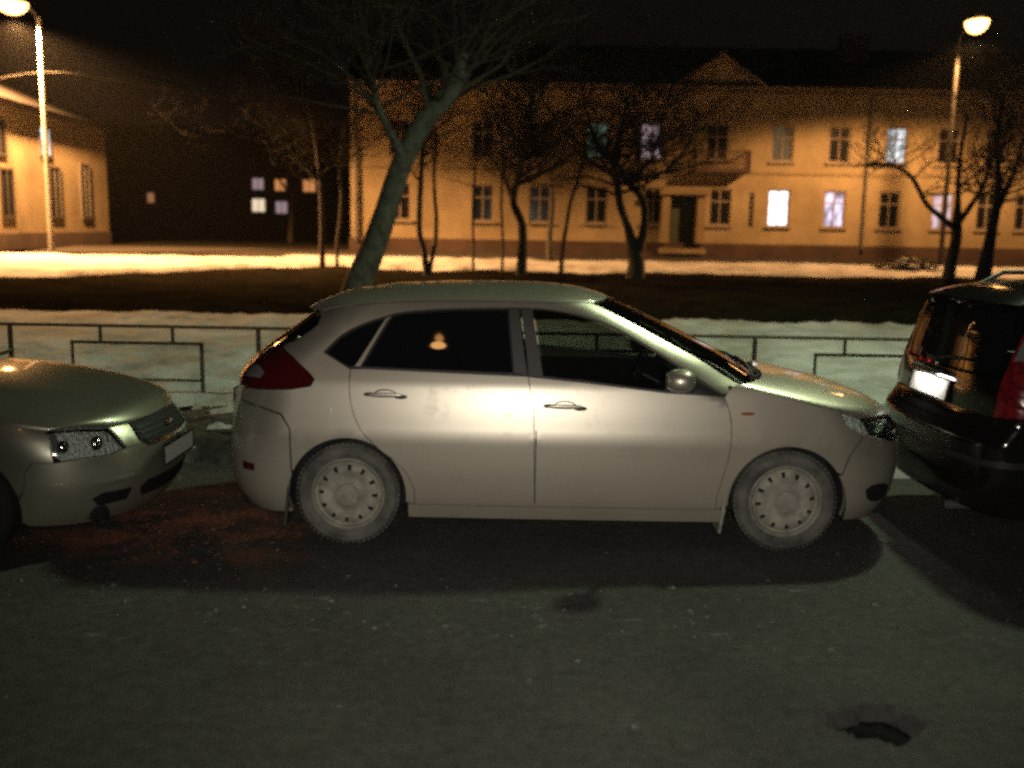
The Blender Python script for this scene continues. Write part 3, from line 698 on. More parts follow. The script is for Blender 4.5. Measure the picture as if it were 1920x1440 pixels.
# ================================================================== STREET LAMPS
M['pole'] = mat('concrete_pole', (.80, .77, .70), .8, noise_s=2.0, col2=(.50, .46, .40))
M['pole_dark'] = mat('shaded_pole', (.05, .045, .04), .9, spec=.15, noise_s=3, col2=(.03, .028, .025))  # dark copy of the pole material: right pole's shade put into its colour
M['sodium'] = mat('sodium_glass', (.8, .6, .3), .3, emit=(1, .46, .12), estr=11)
M['mercury'] = mat('mercury_glass', (.8, .9, .8), .3, emit=(.6, 1, .75), estr=40)
M['housing'] = mat('lamp_housing', (.13, .13, .12), .5, .4)
def lamp_post(name, base, head, label, power, col, glassm, group='sodium street lamps', r=.078, pm='pole', gr=.16, spread=1.2, cut=(.20, .54), srad=.16, road=False):
    base = Vector(base); head = Vector(head); root = empty(name, base, label, 'street lamp', group)
    h = head-base; top = Vector((0, 0, h.z-.35)); horiz = Vector((h.x, h.y, 0)); u = horiz.normalized() if horiz.length > .01 else Vector((0, -1, 0))
    MB().tube([(0, 0, -.3), (0, 0, h.z*.5), top], [r*1.25, r, r*.75], 12).build('pole', M[pm], root, True, 40)
    a = MB(); pts = [top-Vector((0, 0, .3)), top+Vector((0, 0, .15))+u*.15, Vector((h.x, h.y, h.z+.10))-u*.3]
    a.tube([Vector(q) for q in smooth_line([tuple(q) for q in pts], 5)], .035, 8); a.build('arm', M['metal'], root, True, 40)
    yaw = math.atan2(u.y, u.x)
    hd = MB().box((h.x, h.y, h.z+.10), (.62, .28, .14), rz=yaw, bevel=.045); hd.build('lamp_head', M['housing'], root, True, 40)
    g = MB(); n = 16; vs = []; fs = []
    for i in range(6):
        th = math.pi/2*i/5
        for k in range(n):
            ph = 2*math.pi*k/n; q = Vector((gr*1.25*math.cos(th)*math.cos(ph), gr*.85*math.cos(th)*math.sin(ph), -gr*.95*math.sin(th)))
            vs.append(Matrix.Rotation(yaw, 3, 'Z') @ q+Vector((h.x, h.y, h.z+.03)))
    for i in range(5):
        for k in range(n): fs.append((i*n+k, i*n+(k+1) % n, (i+1)*n+(k+1) % n, (i+1)*n+k))
    g.add(vs, fs).build('lamp_glass', M[glassm], root, True)
    lo = street_light('lamp_light', (h.x, h.y, h.z-gr*.95-srad-.05), power, col, srad, spread, cut, road); lo.parent = root
    return root
hl = at(22, 6, 35.5); bl = at(97, 475, 36.0)
lamp_post('street_lamp', (bl.x, 36.0, terr(36)), (hl.x, 35.5, hl.z), 'concrete street lamp glowing orange at the left edge on the bright snow', 32000, SODIUM, 'sodium', gr=.42, road=True)
hr = at(1832, 42, 35.5); br_ = at(1765, 470, 37.0)
lamp_post('street_lamp', (br_.x, 37.0, terr(37)), (hr.x, 35.5, hr.z), 'street lamp glowing orange at upper right, above the forked trees', 4000, SODIUM, 'sodium', pm='pole_dark', gr=.42, road=True)
# the same row carries on outside the picture, and the near road has its own
lamp_post('street_lamp', (52, 37, terr(37)), (52, 35.5, 9.9), 'street lamp further along the row beyond the right edge', 1500, SODIUM, 'sodium', gr=.42, road=True)
lamp_post('street_lamp', (-1.7, -6.4, 0), (-1.7, -4.6, 9.6), 'street lamp on the camera side of the near road', 14, SODIUM, 'sodium', gr=.11, spread=1)
lamp_post('street_lamp', (6.62, 12.3, terr(12.3)), (4.9, 10.5, 8.3), 'concrete post with pale green lamp at the right edge behind the dark car', 1180, MERCURY, 'mercury', r=.15, gr=.16, spread=.6, cut=(.25, .58), srad=.24, group=None)

# wire between the poles
q = [at(-20, 150, 36), at(60, 137, 36), at(120, 136, 36), at(200, 148, 37), at(300, 165, 38.5), at(450, 190, 41), at(655, 215, 43.05)]
o = MB(); o.tube([tuple(v) for v in smooth_line([tuple(v) for v in q], 5)], .013, 6)
tag(o.build('overhead_cable', M['pole_dark']), 'overhead cable sagging from the left lamp post to the ochre building', 'cable')

# ================================================================== FENCE
M['fence'] = mat('rusty_pipe', (.17, .125, .085), .8, noise_s=8, col2=(.09, .06, .04))
FY = 9.9; per = 2.505; fx0 = at(20, 640, FY).x
fe = empty('lawn_fence', (fx0, FY, terr(FY)), 'low rusty pipe fence running along the snowy verge behind the cars', 'fence')
zt_, zm_ = .715, .545
fe_r = lambda x: x-fx0
rl = MB().tube([(-6*per, 0, zt_), (6*per, 0, zt_)], .017, 8); rl.build('top_rail', M['fence'], fe, True, 40)
for k in range(-6, 7):
    MB().tube([(k*per, 0, -.25), (k*per, 0, zt_)], .024, 10).build('post', M['fence'], fe, True, 40)
    if k < 6:
        b = MB(); xa, xb = k*per+.62, k*per+1.93
        b.tube([(xa, 0, -.2), (xa, 0, zm_)], .016, 6).tube([(xb, 0, -.2), (xb, 0, zm_)], .022, 6).tube([(xa-.015, 0, zm_), (xb+.02, 0, zm_)], .018, 6)
        b.tube([(xa+.29, 0, zm_), (xa+.29, 0, zt_)], .018, 6).tube([(xb-.29, 0, zm_), (xb-.29, 0, zt_)], .018, 6)
        if k % 2 == 0: b.tube([(xa, 0, .17), (xb, 0, .17)], .014, 6)
        b.build('fence_panel', M['fence'], fe, True, 40)

# ================================================================== TREES
M['bark'] = mat('bark', (.085, .075, .058), .95, noise_s=6, col2=(.045, .040, .030), bump=.8, bump_s=18)
M['bark_grey'] = mat('grey_bark', (.10, .094, .076), .95, noise_s=5, col2=(.03, .028, .022), bump=1, bump_s=9)
M['twig'] = mat('twigs', (.045, .036, .024), .95)
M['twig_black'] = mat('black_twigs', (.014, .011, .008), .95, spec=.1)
def bare_tree(name, label, paths, twigs=900, seed=1, crown_h=4, reach=1.6, bark='bark', group=None, tw_r=.012, levels=3, up=.35, trim=None, tw_m='twig'):
    """paths: list of [(x,y,z,r), ...] limbs; crown grown as finer and finer branches from the upper limbs"""
    rnd = random.Random(seed); base = Vector(paths[0][0][:3]); root = empty(name, base, label, 'tree', group)
    t = MB(); starts = []
    for P in paths:
        Q = smooth_line([tuple(p) for p in P], 6)
        Q = [(p[0]+.03*nz(p[2], seed, 1.3), p[1], p[2]+0, p[3]) for p in Q]
        t.tube([Vector(p[:3])-base for p in Q], [p[3] for p in Q], 10)
        for i in range(1, len(Q)):
            hh = Q[i][2]-base.z
            if hh > (trim or 2.2): starts.append((Vector(Q[i][:3])-base, (Vector(Q[i][:3])-Vector(Q[i-1][:3])).normalized(), Q[i][3]))
    t.build('trunk', M[bark], root, True, 50)
    c = MB(); segs = [0]
    def grow(p, d, L, r, lv):
        if segs[0] > twigs or r < .0012: return
        n = 4; pts = [p]; q = p; dd = d.copy()
        for i in range(n):
            dd = (dd+Vector((rnd.gauss(0, .22), rnd.gauss(0, .22), rnd.gauss(.04, .16)))).normalized(); q = q+dd*L/n; pts.append(q)
        c.tube(pts, [max(tw_r*.35, r*(1-.75*i/n)) for i in range(n+1)], 4 if r > .02 else 3, cap=False); segs[0] += 1
        if lv <= 0: return
        for k in range(rnd.choice((3, 4, 4, 5))):
            i = rnd.randint(1, n); a = rnd.uniform(0, 2*math.pi); side = Vector((math.cos(a), math.sin(a), rnd.uniform(-.2, .7)))
            grow(pts[i], (dd*.55+side*.75).normalized(), L*rnd.uniform(.45, .75), r*.45, lv-1)
    tries = 0
    while segs[0] < twigs and tries < 4000:
        tries += 1; p, d, r = rnd.choice(starts); a = rnd.uniform(0, 2*math.pi)
        side = Vector((math.cos(a), math.sin(a), rnd.uniform(0, .8)))
        grow(p, (d*up+side).normalized(), reach*rnd.uniform(.55, 1.25), min(r*.5, .05), levels)
    c.build('crown', M[tw_m], root, True)
    return root
def P(lst, Y, scale=1):   # (px, py, width_px[, dY])
    out = []
    for q in lst:
        dY = q[3] if len(q) > 3 else 0; v = at(q[0], q[1], Y+dY); out.append((v.x, v.y, v.z, q[2]/2/FPX*Y))
    return out
Y1 = 17.0; b0 = at(655, 590, Y1)
bare_tree('leaning_tree', 'big leaning grey tree trunk rising behind the silver hatchback', [
    [(b0.x, Y1, terr(Y1)-.2, .33)]+P([(668, 545, 56), (695, 480, 48), (722, 400, 43), (752, 310, 39), (795, 230, 38), (850, 160, 36), (870, 100, 34), (880, 30, 32), (888, -120, 26, .3), (905, -260, 18, .6)], Y1),
    P([(760, 300, 22), (733, 250, 15, -.2), (712, 205, 12, -.3), (695, 150, 10, -.5), (685, 70, 12, -.7), (660, -60, 9, -1)], Y1),
    P([(882, 60, 22), (960, -60, 18, -.5), (1080, -150, 12, -1), (1240, -200, 8, -1.5)], Y1),
    P([(875, 100, 16), (800, 20, 12, 1), (740, -70, 8, 1.5)], Y1)],
    twigs=13000, seed=3, reach=2.9, bark='bark_grey', tw_r=.009, trim=3.6, levels=3)
TREES = [
 ('young_tree', 'thin twin trunked tree just right of the big leaning trunk', 29.0, (800, 517), [[(795, 470, 12), (786, 430, 11), (789, 340, 10), (794, 260, 8), (800, 190, 6)], [(806, 505, 9), (818, 430, 8), (814, 330, 6), (820, 250, 4)]], 1000, 1.3),
 ('bare_tree', 'crooked bare tree with a kinked trunk, behind the middle of the hatchback', 29.5, (977, 517), [[(980, 470, 18), (978, 420, 16), (962, 380, 14), (968, 340, 13), (985, 280, 10), (992, 220, 8), (1005, 160, 5)], [(962, 380, 8), (945, 330, 6), (940, 260, 5), (925, 200, 3)]], 2300, 1.9),
 ('bare_tree', 'forked bare tree with a wide V of trunks behind the hatchback windscreen', 29.0, (1190, 521), [[(1192, 485, 30), (1178, 430, 16), (1163, 385, 15), (1158, 350, 14), (1150, 310, 12), (1120, 270, 9), (1105, 220, 6)], [(1195, 480, 20), (1208, 420, 15), (1205, 375, 14), (1180, 345, 13), (1158, 310, 11), (1165, 250, 8), (1180, 180, 5)], [(1165, 345, 8), (1210, 335, 7), (1255, 315, 6), (1290, 270, 5), (1310, 210, 3)], [(1180, 345, 8), (1225, 290, 6), (1245, 220, 4)]], 3000, 2.0),
 ('young_tree', 'slim leaning sapling between the crooked tree and the forked tree', 30.0, (1052, 512), [[(1056, 460, 8), (1068, 390, 7), (1082, 340, 6), (1100, 280, 4)]], 420, 1.1),
 ('young_tree', 'slim upright sapling left of the crooked tree', 30.5, (941, 510), [[(942, 450, 5), (940, 380, 5), (943, 300, 4)]], 320, 1.0),
 ('young_tree', 'thin sapling standing under the dark upper window near the left end of the building', 30.5, (888, 508), [[(888, 450, 5), (887, 380, 5), (892, 300, 4)]], 320, 1.0),
 ('young_tree', 'thick dull trunked tree close to the building wall, right of the crooked tree', 36.0, (1032, 486), [[(1030, 440, 11), (1036, 380, 10), (1030, 300, 8), (1040, 220, 5)]], 800, 1.6),
 ('bare_tree', 'forked bare tree with a long branch arching left, behind the dark car', 31.0, (1776, 533), [[(1782, 500, 22), (1792, 450, 20), (1794, 415, 18), (1796, 370, 10), (1800, 300, 8), (1812, 220, 5)], [(1792, 430, 13), (1762, 405, 11), (1735, 380, 9), (1712, 335, 8), (1680, 313, 7), (1640, 308, 6), (1600, 312, 4)], [(1796, 420, 12), (1820, 385, 10), (1845, 345, 8), (1862, 290, 6), (1880, 220, 4)]], 1700, 1.7),
 ('bare_tree', 'bare tree at the right edge leaning right beside the green post', 31.0, (1840, 530), [[(1848, 490, 26), (1858, 440, 20), (1866, 400, 17), (1872, 340, 12), (1868, 270, 9), (1880, 180, 6)], [(1866, 400, 12), (1890, 350, 9), (1908, 300, 8), (1930, 220, 5)]], 1600, 1.8),
 ('young_tree', 'thin dark tree standing in the bright snow left of the leaning trunk', 31.5, (604, 508), [[(604, 460, 10), (603, 400, 9), (600, 330, 8), (590, 260, 6), (575, 190, 4)], [(602, 350, 6), (560, 300, 4), (510, 280, 3)]], 1500, 2.2),
 ('young_tree', 'slender bare sapling at the foot of the leaning trunk', 31.5, (632, 508), [[(633, 450, 6), (640, 380, 6), (638, 300, 5), (650, 220, 4)]], 800, 1.6),
]
for i, (nm, lb, Y, foot, limbs, tw, rc) in enumerate(TREES):
    f = at(*foot, Y); SCOOPS.append((f.x, Y, 1.5 if nm == 'bare_tree' else .8))
    paths = []
    for k, l in enumerate(limbs):
        p = P([q+(random.uniform(-.35, .35)*(j/3),) for j, q in enumerate(l)], Y)
        if k == 0 or l[0][1] > 495: p = [(f.x, Y, terr(Y)-.1, l[0][2]*.62/FPX*Y)]+p
        paths.append(p)
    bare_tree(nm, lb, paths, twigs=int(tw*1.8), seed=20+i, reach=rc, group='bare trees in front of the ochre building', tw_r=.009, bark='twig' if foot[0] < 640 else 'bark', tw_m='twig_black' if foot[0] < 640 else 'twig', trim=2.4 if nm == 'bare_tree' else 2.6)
# taller trees behind and between, whose dark crowns veil the upper storey and sky
for i, (X, Y, H_, lb) in enumerate(((-13.5, 60, 9.0, 'tall dim tree beyond the road, in the dark gap between the two houses'), (9.5, 24, 10.5, 'tall tree whose trunk is veiled by other twigs, in front of the gable'))):
    if i == 1: continue
    z0 = terr(Y) if Y < 43 else .69
    bare_tree('bare_tree', lb, [[(X, Y, z0, .16), (X+.1, Y, z0+2.5, .13), (X-.2, Y, z0+5, .09), (X+.3, Y+.2, z0+H_*.8, .05)], [(X, Y, z0+2.4, .08), (X+1.2, Y, z0+4.6, .05), (X+2, Y, z0+6.6, .03)], [(X, Y, z0+2.8, .08), (X-1.4, Y, z0+5.0, .05), (X-2.3, Y, z0+7, .03)]], twigs=1300, seed=60+i, reach=2.0, bark='twig', tw_m='twig_black', group='bare trees in front of the ochre building', tw_r=.007)
sheet('snow_strip', rng(-34, -20, .5)[:-1]+rng(-20, 24, .16)[:-1]+rng(24, 34, .5), rng(23.5, 38, .16), snow_far, M['snow'])

# dry grass poking through the bare soil, ragging the snow's edges
b = MB(); rnd = random.Random(5)
for k in range(9000):
    x = rnd.uniform(-16, 18); y = rnd.choice((rnd.uniform(19.0, 30), rnd.uniform(18.6, 20), rnd.uniform(8.3, 12)))
    z = terr(y)+.05*fbm(x, y, .5, 2); h = rnd.uniform(.04, .14); a = rnd.uniform(0, 6.28); l = rnd.gauss(0, .05), rnd.gauss(0, .05)
    dx_, dy_ = .006*math.cos(a), .006*math.sin(a)
    b.add([(x-dx_, y-dy_, z-.02), (x+dx_, y+dy_, z-.02), (x+l[0], y+l[1], z+h)], [(0, 1, 2)])
tag(mesh('dry_grass', b.v, b.f, M['grass']), 'dry grass blades on the dark lawn', kind='stuff'); 
# brush heap under snow near the right trees
q0 = at(1702, 508, 33.5); br = empty('brush_pile', (q0.x, 33.5, terr(33.5)), 'snow dusted heap of cut branches left of the forked tree at right', 'brush pile')
b = MB(); rnd = random.Random(9)
for k in range(130):
    x = rnd.gauss(0, .45); a = rnd.uniform(-.9, .9); L = rnd.uniform(.4, 1.3); z = max(.02, .42-abs(x)*.30)*rnd.uniform(.2, 1.3); y = rnd.gauss(0, .3)
    d = Vector((math.cos(a), rnd.gauss(0, .4), math.sin(a)*.6)).normalized(); c = Vector((x, y, z+.05))
    b.tube([c-d*L/2, c+Vector((0, 0, rnd.gauss(0, .05))), c+d*L/2], [.022, .018, .008], 5)
b.build('branches', M['twig'], br, True)
b = MB()
for k in range(26):
    x = rnd.gauss(0, .5); y = rnd.gauss(-.1, .25); z = max(.03, .52-abs(x)*.42)*rnd.uniform(.55, 1.1); s_ = rnd.uniform(.06, .16)
    bm = bmesh.new(); bmesh.ops.create_icosphere(bm, subdivisions=2, radius=1)
    for v in bm.verts: v.co = Vector((v.co.x*s_*1.7, v.co.y*s_*1.2, v.co.z*s_*.55))*(1+.3*nz(v.co.x*3+k, v.co.y*3, 1, v.co.z)) + Vector((x, y, z))
    b.add([v.co.copy() for v in bm.verts], [[v.index for v in f.verts] for f in bm.faces]); bm.free()
b.build('snow_cover', M['snow'], br, True)

# ================================================================== CARS

def ell(cx, cz, rx, rz, n=20, k='s'): return [(k, cx+rx*math.cos(2*math.pi*i/n), cz+rz*math.sin(2*math.pi*i/n)) for i in range(n)]
def spt(pts): return [('s', a, b) for a, b in pts]
def sm(pts, n=5):
    """smooth a run of same-chart points"""
    return [(pts[0][0], a, b) for a, b in smooth_line([(p[1], p[2]) for p in pts], n)]
def blob(name, c, r, m, parent, sq=2.6, rz=0, n=24, cut=None):
    """rounded superellipsoid housing"""
    vs = []; fs = []
    f = lambda v, e: math.copysign(abs(v)**e, v); e = 2/sq
    for i in range(n//2+1):
        ph = -math.pi/2+math.pi*i/(n//2)
        for k in range(n):
            th = 2*math.pi*k/n
            v = Vector((r[0]*f(math.cos(ph), e)*f(math.cos(th), e), r[1]*f(math.cos(ph), e)*f(math.sin(th), e), r[2]*f(math.sin(ph), e)))
            vs.append(Matrix.Rotation(rz, 3, 'Z') @ v+Vector(c))
    for i in range(n//2):
        for k in range(n): fs.append((i*n+k, i*n+(k+1) % n, (i+1)*n+(k+1) % n, (i+1)*n+k))
    return mesh(name, vs, fs, m, parent, True)
def underbody(parent, xr, xf, w, z0, z1, tun=.62, ax=()):
    b = MB(); b.box(((xr+xf)/2, 0, (z0+z1)/2), (xf-xr, tun*2, z1-z0), bevel=.05)
    xs_ = [xr]+[v for a in ax for v in (a-.36, a+.36)]+[xf]
    for i in range(0, len(xs_), 2):
        a, c = xs_[i], xs_[i+1]
        if c-a > .1:
            k = .12 if i in (0, len(xs_)-2) else .0
            for s_ in (-1, 1): b.box(((a+c)/2, s_*(tun+(w-tun-k)/2-.02), (z0+z1)/2-.02), (c-a-.06, w-tun-k, z1-z0-.1), bevel=.04)
    return b.build('underbody', M['underbody'], parent)
def seat(parent, x, y):
    b = MB(); b.box((x, y, .46), (.50, .48, .20), bevel=.06); b.box((x-.30, y, .78), (.16, .48, .62), ry=-.24, bevel=.06); b.box((x-.40, y, 1.13), (.09, .26, .17), ry=-.2, bevel=.035)
    return b.build('seat', M['seat'], parent, True, 40)
def steering(parent, x, y, z):
    b = MB(); pts = [(x+.07*math.sin(t)*1, y+.18*math.cos(t), z+.17*math.sin(t)) for t in [2*math.pi*i/24 for i in range(25)]]
    b.tube(pts, .014, 8, False); b.tube([(x, y-.17, z), (x+.02, y, z-.01), (x, y+.17, z)], .012, 6); b.tube([(x, y, z), (x+.25, y, z-.12)], .03, 8); b.box((x-.005, y, z-.01), (.04, .12, .09), bevel=.015)
    return b.build('steering_wheel', M['trim'], parent, True, 40)
def plate(parent, p, n, w_=.52, h_=.112, m='plate', rz=0, tilt=0):
    b = MB(); b.box(p, (.008, w_, h_), rz=rz, ry=tilt, bevel=.003); o = b.build('licence_plate', M[m], parent)
    c = Matrix.Rotation(rz, 3, 'Z') @ Matrix.Rotation(tilt, 3, 'Y'); f = MB()
    for (dy, dz, sy, sz) in ((0, h_/2, w_+.02, .01), (0, -h_/2, w_+.02, .01), (w_/2+.005, 0, .01, h_-.01), (-w_/2-.005, 0, .01, h_-.01)):
        q = c @ Vector((n*.004, dy, dz)); f.box((p[0]+q.x, p[1]+q.y, p[2]+q.z), (.012, sy, sz), rz=rz, ry=tilt)
    f.build('plate_frame', M['trim'], o); return o

# ---------------------------------------------------------------- silver hatchback
HR = Vector((.33, 6.38, 0))
W_ = [(.12, .79), (.3, .836), (.5, .850), (.64, .853), (.70, .846), (.80, .832), (.88, .818), (.95, .803), (1.0, .785), (1.06, .762), (1.2, .705), (1.32, .652), (1.40, .605), (1.46, .56)]
XR_ = [(.12, -1.96), (.25, -2.06), (.4, -2.10), (.6, -2.09), (.8, -2.06), (.95, -2.02), (1.05, -1.93), (1.15, -1.80), (1.25, -1.66), (1.35, -1.53), (1.46, -1.40)]
XFA = [(.12, 1.96), (.3, 2.07), (.5, 2.10), (.65, 2.09), (.75, 2.04), (.85, 1.96), (1.0, 1.86), (1.46, 1.8)]
XFB = [(.12, 1.96), (.3, 2.07), (.5, 2.10), (.7, 2.05), (.80, 1.75), (.88, 1.40), (.97, 1.20), (1.1, .97), (1.2, .76), (1.3, .545), (1.42, .27), (1.46, .17)]
AF_ = [(.12, .55), (.8, .55), (.97, .60), (1.2, .55), (1.42, .40), (1.46, .38)]; AR_ = [(.12, .45), (.8, .47), (1.0, .42), (1.46, .33)]
SA = Shell(W_, XFA, XR_, AF_, AR_, 2.5, 2.5, .035, 0, 2.1); SB = Shell(W_, XFB, XR_, AF_, AR_, 2.5, 2.5, .035, 0, 2.1)
hb = empty('parked_car', HR, 'dirty silver hatchback parked in the middle, seen from its side, dusty steel wheels', 'car', 'cars parked nose to tail along the kerb')
PS = lambda pts, sh=SB: pixside(sh, HR, pts)
up = [(607, 660), (640, 628), (675, 609), (715, 595), (760, 584), (850, 578), (985, 577), (1060, 585), (1130, 604), (1200, 640), (1280, 690), (1355, 739)]
UPP = sm(PS(up), 4)
door_r = sm(PS([(657, 692), (655, 722), (659, 762), (674, 802), (700, 832), (735, 860), (762, 888), (777, 920)]), 4)
door_f = sm(PS([(1358, 744), (1371, 790), (1368, 850), (1354, 900), (1343, 935)]), 4)
RW, FW = (-1.275, .295), (1.275, .288)
sill_z = .245
bp_top, bp_bot = ('s', PS([(988, 704)])[0][1], 0), None
bx_t = PS([(990, 705)])[0]; bx_m = PS([(1001, 770)])[0]; xb = PS([(1003, 900)])[0][1]
# quarter panel with pillar, roof rail and windscreen pillar in one pressing
tail_edge = [('s', -1.70, 1.135), ('s', -1.61, 1.09), ('s', -1.51, 1.01), ('s', -1.465, .965), ('s', -1.485, .925), ('s', -1.6, .905), ('s', -1.85, .893)]
frame = [('f', .74, .935), ('f', .70, 1.05), ('f', .635, 1.2), ('f', .575, 1.35), ('f', .55, 1.415)]+[('s', x, z) for x, z in ((.10, 1.415), (-.4, 1.415), (-.8, 1.412), (-1.1, 1.395), (-1.3, 1.372), (-1.46, 1.335))]
frame += [('r', .60, 1.26), ('r', .635, 1.17)]+tail_edge+[('r', .60, .885), ('r', .60, .82), ('s', -1.78, .80), ('s', -1.65, .765), ('s', -1.60, .68), ('s', -1.595, .44)]
frame += arc(*RW, .34, 156, -6, 30)+[('s', door_r[-1][1], sill_z)]+door_r[::-1]+PS([(640, 681)])+UPP
panel('quarter_panel', SB, frame, M['silver'], hb, both=True, rear=True)
dr_top = PS([(985, 703), (960, 700), (820, 695), (700, 691)])
rd = panel('rear_door', SB, [('s', xb, sill_z)]+[bx_m, bx_t]+dr_top+door_r+[('s', door_r[-1][1], sill_z)], M['silver'], hb, both=True, rear=True)
fd_top = PS([(1250, 735), (1100, 715), (1000, 706)])
fd = panel('front_door', SB, [bx_t, bx_m, ('s', xb, sill_z)]+[('s', door_f[-1][1], sill_z)]+door_f[::-1]+fd_top, M['silver'], hb, both=True, rear=True)
panel('sill', SB, [('s', -.925, .16), ('s', .92, .16), ('s', .93, .243), ('s', -.925, .243)], M['silver'], hb, both=True, depth=.05)
hood_s = sm(PS([(1377, 722), (1450, 741), (1530, 761), (1575, 771)], SA), 4)
lamp_low = [('s', 1.60, .748), ('s', 1.71, .70)]
fender = [door_f[0]]+[('s', door_f[0][1]+.03, .945)]+hood_s+lamp_low+[('s', 1.67, .66), ('s', 1.62, .58), ('s', 1.585, .47)]+arc(*FW, .34, 34, 183, 28)+[('s', door_f[-1][1], sill_z)]+door_f[::-1][:-1]
panel('fender', SA, fender, M['silver'], hb, both=True)
fb_ = panel('front_bumper', SA, [('e', 0, .655), ('e', .42, .655), ('e', .47, .63), ('s', 1.93, .635)]+lamp_low[::-1][:1]+[('s', 1.675, .655), ('s', 1.625, .575), ('s', 1.59, .465)]+arc(*FW, .34, 30, -14, 8)+[('s', 1.63, .18), ('s', 1.85, .165), ('e', .5, .165), ('e', 0, .165)], M['silver'], hb, sym=True)
panel('air_intake', SA, [('e', 0, .40), ('e', .42, .38), ('e', .48, .24), ('e', 0, .22)], M['dark'], fb_, sym=True, lift=.004)
panel('fog_lamp_recess', SA, sm([('s', 1.74, .37), ('s', 1.80, .40), ('s', 1.90, .385), ('s', 1.92, .33), ('s', 1.86, .285), ('s', 1.77, .30), ('s', 1.74, .37)], 4)[:-1], M['dark'], fb_, lift=.004, both=True)
panel('grille', SA, [('e', 0, .735), ('e', .34, .735), ('e', .38, .66), ('e', 0, .658)], M['dark'], hb, sym=True)
hood_end = hood_s[-1]
hlp = [hood_end, ('s', 1.70, .785), ('e', .52, .757), ('e', .36, .738), ('e', .41, .665), ('e', .48, .632), ('s', 1.93, .638), ('s', 1.71, .703), ('s', 1.60, .75)]
for q in (hlp,):
    panel('headlight', SA, q, M['lens'], hb, both=True, depth=.01)
    panel('headlight_reflector', SA, q, M['reflector'], hb, both=True, lift=-.022, depth=.0)
    for s_ in (-1, 1):
        blob('lamp_bowl', (1.72, s_*.60, .725), (.06, .055, .05), M['chrome'], hb, 2); blob('lamp_bowl', (1.86, s_*.50, .69), (.05, .05, .045), M['clear_lens'], hb, 2)
E_ = [SA.pos(SA.u_x(h[1], h[2]), h[2]) for h in hood_s[::3]]+[SA.pos(SA.u_x(1.70, .79), .79), SA.pos(SA.u_y(.52, .76, True), .76), SA.pos(SA.u_y(.36, .742, True), .742)]
n_ = len(E_); cp = smooth_line([(1.24, 0, .985), (1.45, 0, .955), (1.70, 0, .905), (1.90, 0, .845), (2.0, 0, .795), (2.05, 0, .745)], 8)
C_ = [cp[int(round(i*(len(cp)-1)/(n_-1)))] for i in range(n_)]
loft_cap('bonnet', E_, C_, M['silver'], hb, 2.3, 1.6)
# windscreen, cowl, wipers
panel('windscreen', SB, [('e', 0, .965), ('u', .73, .94), ('u', .69, 1.05), ('u', .625, 1.2), ('u', .565, 1.35), ('u', .54, 1.41), ('e', 0, 1.425)], M['clear'], hb, sym=True, depth=.005)
c0 = [SB.pos(u, z) for u, z in ((.0, .975), (.3, .97), (.6, .955), (.78, .94))]
cw = MB(); vs = []; fs = []
ed = [E_[0], (1.12, -.55, .953), (1.20, -.28, .968), (1.235, 0, .972)]
for a, c in zip([SB.pos(u, .955) for u in (.80, .58, .3, 0)], ed): vs += [Vector(a)-Vector((.05, 0, -.012)), Vector(c)+Vector((.03, 0, -.03))]
fs = [(0, 1, 3, 2), (2, 3, 5, 4), (4, 5, 7, 6)]; cw.add(vs, fs); cw.add([Vector((v.x, -v.y, v.z)) for v in vs], fs); cw.build('cowl', M['dark'], hb)
for y0_, y1_ in ((-.55, .0), (.05, .58)):
    a = SB.pos(-y0_ if y0_ < 0 else -y0_, .985); c = SB.pos(-y1_, 1.03); b = MB()
    b.tube([a+Vector((.06, 0, -.01)), (a+c)/2+Vector((.05, 0, .02)), c+Vector((.03, 0, .01))], .009, 6); b.box(a+Vector((.05, 0, 0)), (.05, .04, .03)); b.build('wiper', M['trim'], hb)
# roof
rz_ = [(-1.46, 1.335), (-1.3, 1.372), (-1.1, 1.395), (-.8, 1.412), (-.4, 1.415), (-.1, 1.415), (.08, 1.415)]
E_ = [SB.pos(SB.u_x(x, z), z) for x, z in rz_]+[SB.pos(.55, 1.415)]
C_ = [(-1.615, 0, 1.335), (-1.42, 0, 1.420), (-1.15, 0, 1.468), (-.8, 0, 1.492), (-.4, 0, 1.500), (-.1, 0, 1.492), (.08, 0, 1.473), (.265, 0, 1.425)]
E_ = [tuple(e) for e in E_]; k_ = 4; E2 = smooth_line(E_, k_); C2 = smooth_line(C_, k_)
loft_cap('roof', E2, C2, M['silver'], hb, 2.6, 1.5)
# rear end
panel('rear_window', SB, [('e', 0, 1.335), ('e', .50, 1.315), ('e', .58, 1.24), ('e', .62, 1.13), ('e', .60, 1.07), ('e', 0, 1.055)], M['tint'], hb, rear=True, sym=True, depth=.005)
tg = panel('tailgate', SB, [('e', 0, 1.05), ('e', .60, 1.065), ('e', .57, .93), ('e', .57, .62), ('e', 0, .60)], M['silver'], hb, rear=True, sym=True)
rbp = panel('rear_bumper', SB, [('e', 0, .595), ('e', .575, .612), ('e', .60, .815), ('s', -1.78, .795), ('s', -1.655, .76), ('s', -1.605, .68), ('s', -1.60, .44)]+arc(*RW, .34, 160, 195, 6)+[('s', -1.60, .18), ('s', -1.8, .165), ('e', .5, .165), ('e', 0, .165)], M['silver'], hb, rear=True, sym=True)
panel('reflector', SB, [('s', -1.90, .47), ('s', -1.82, .465), ('s', -1.82, .42), ('s', -1.90, .42)], M['red_lens'], rbp, both=True, lift=.004)
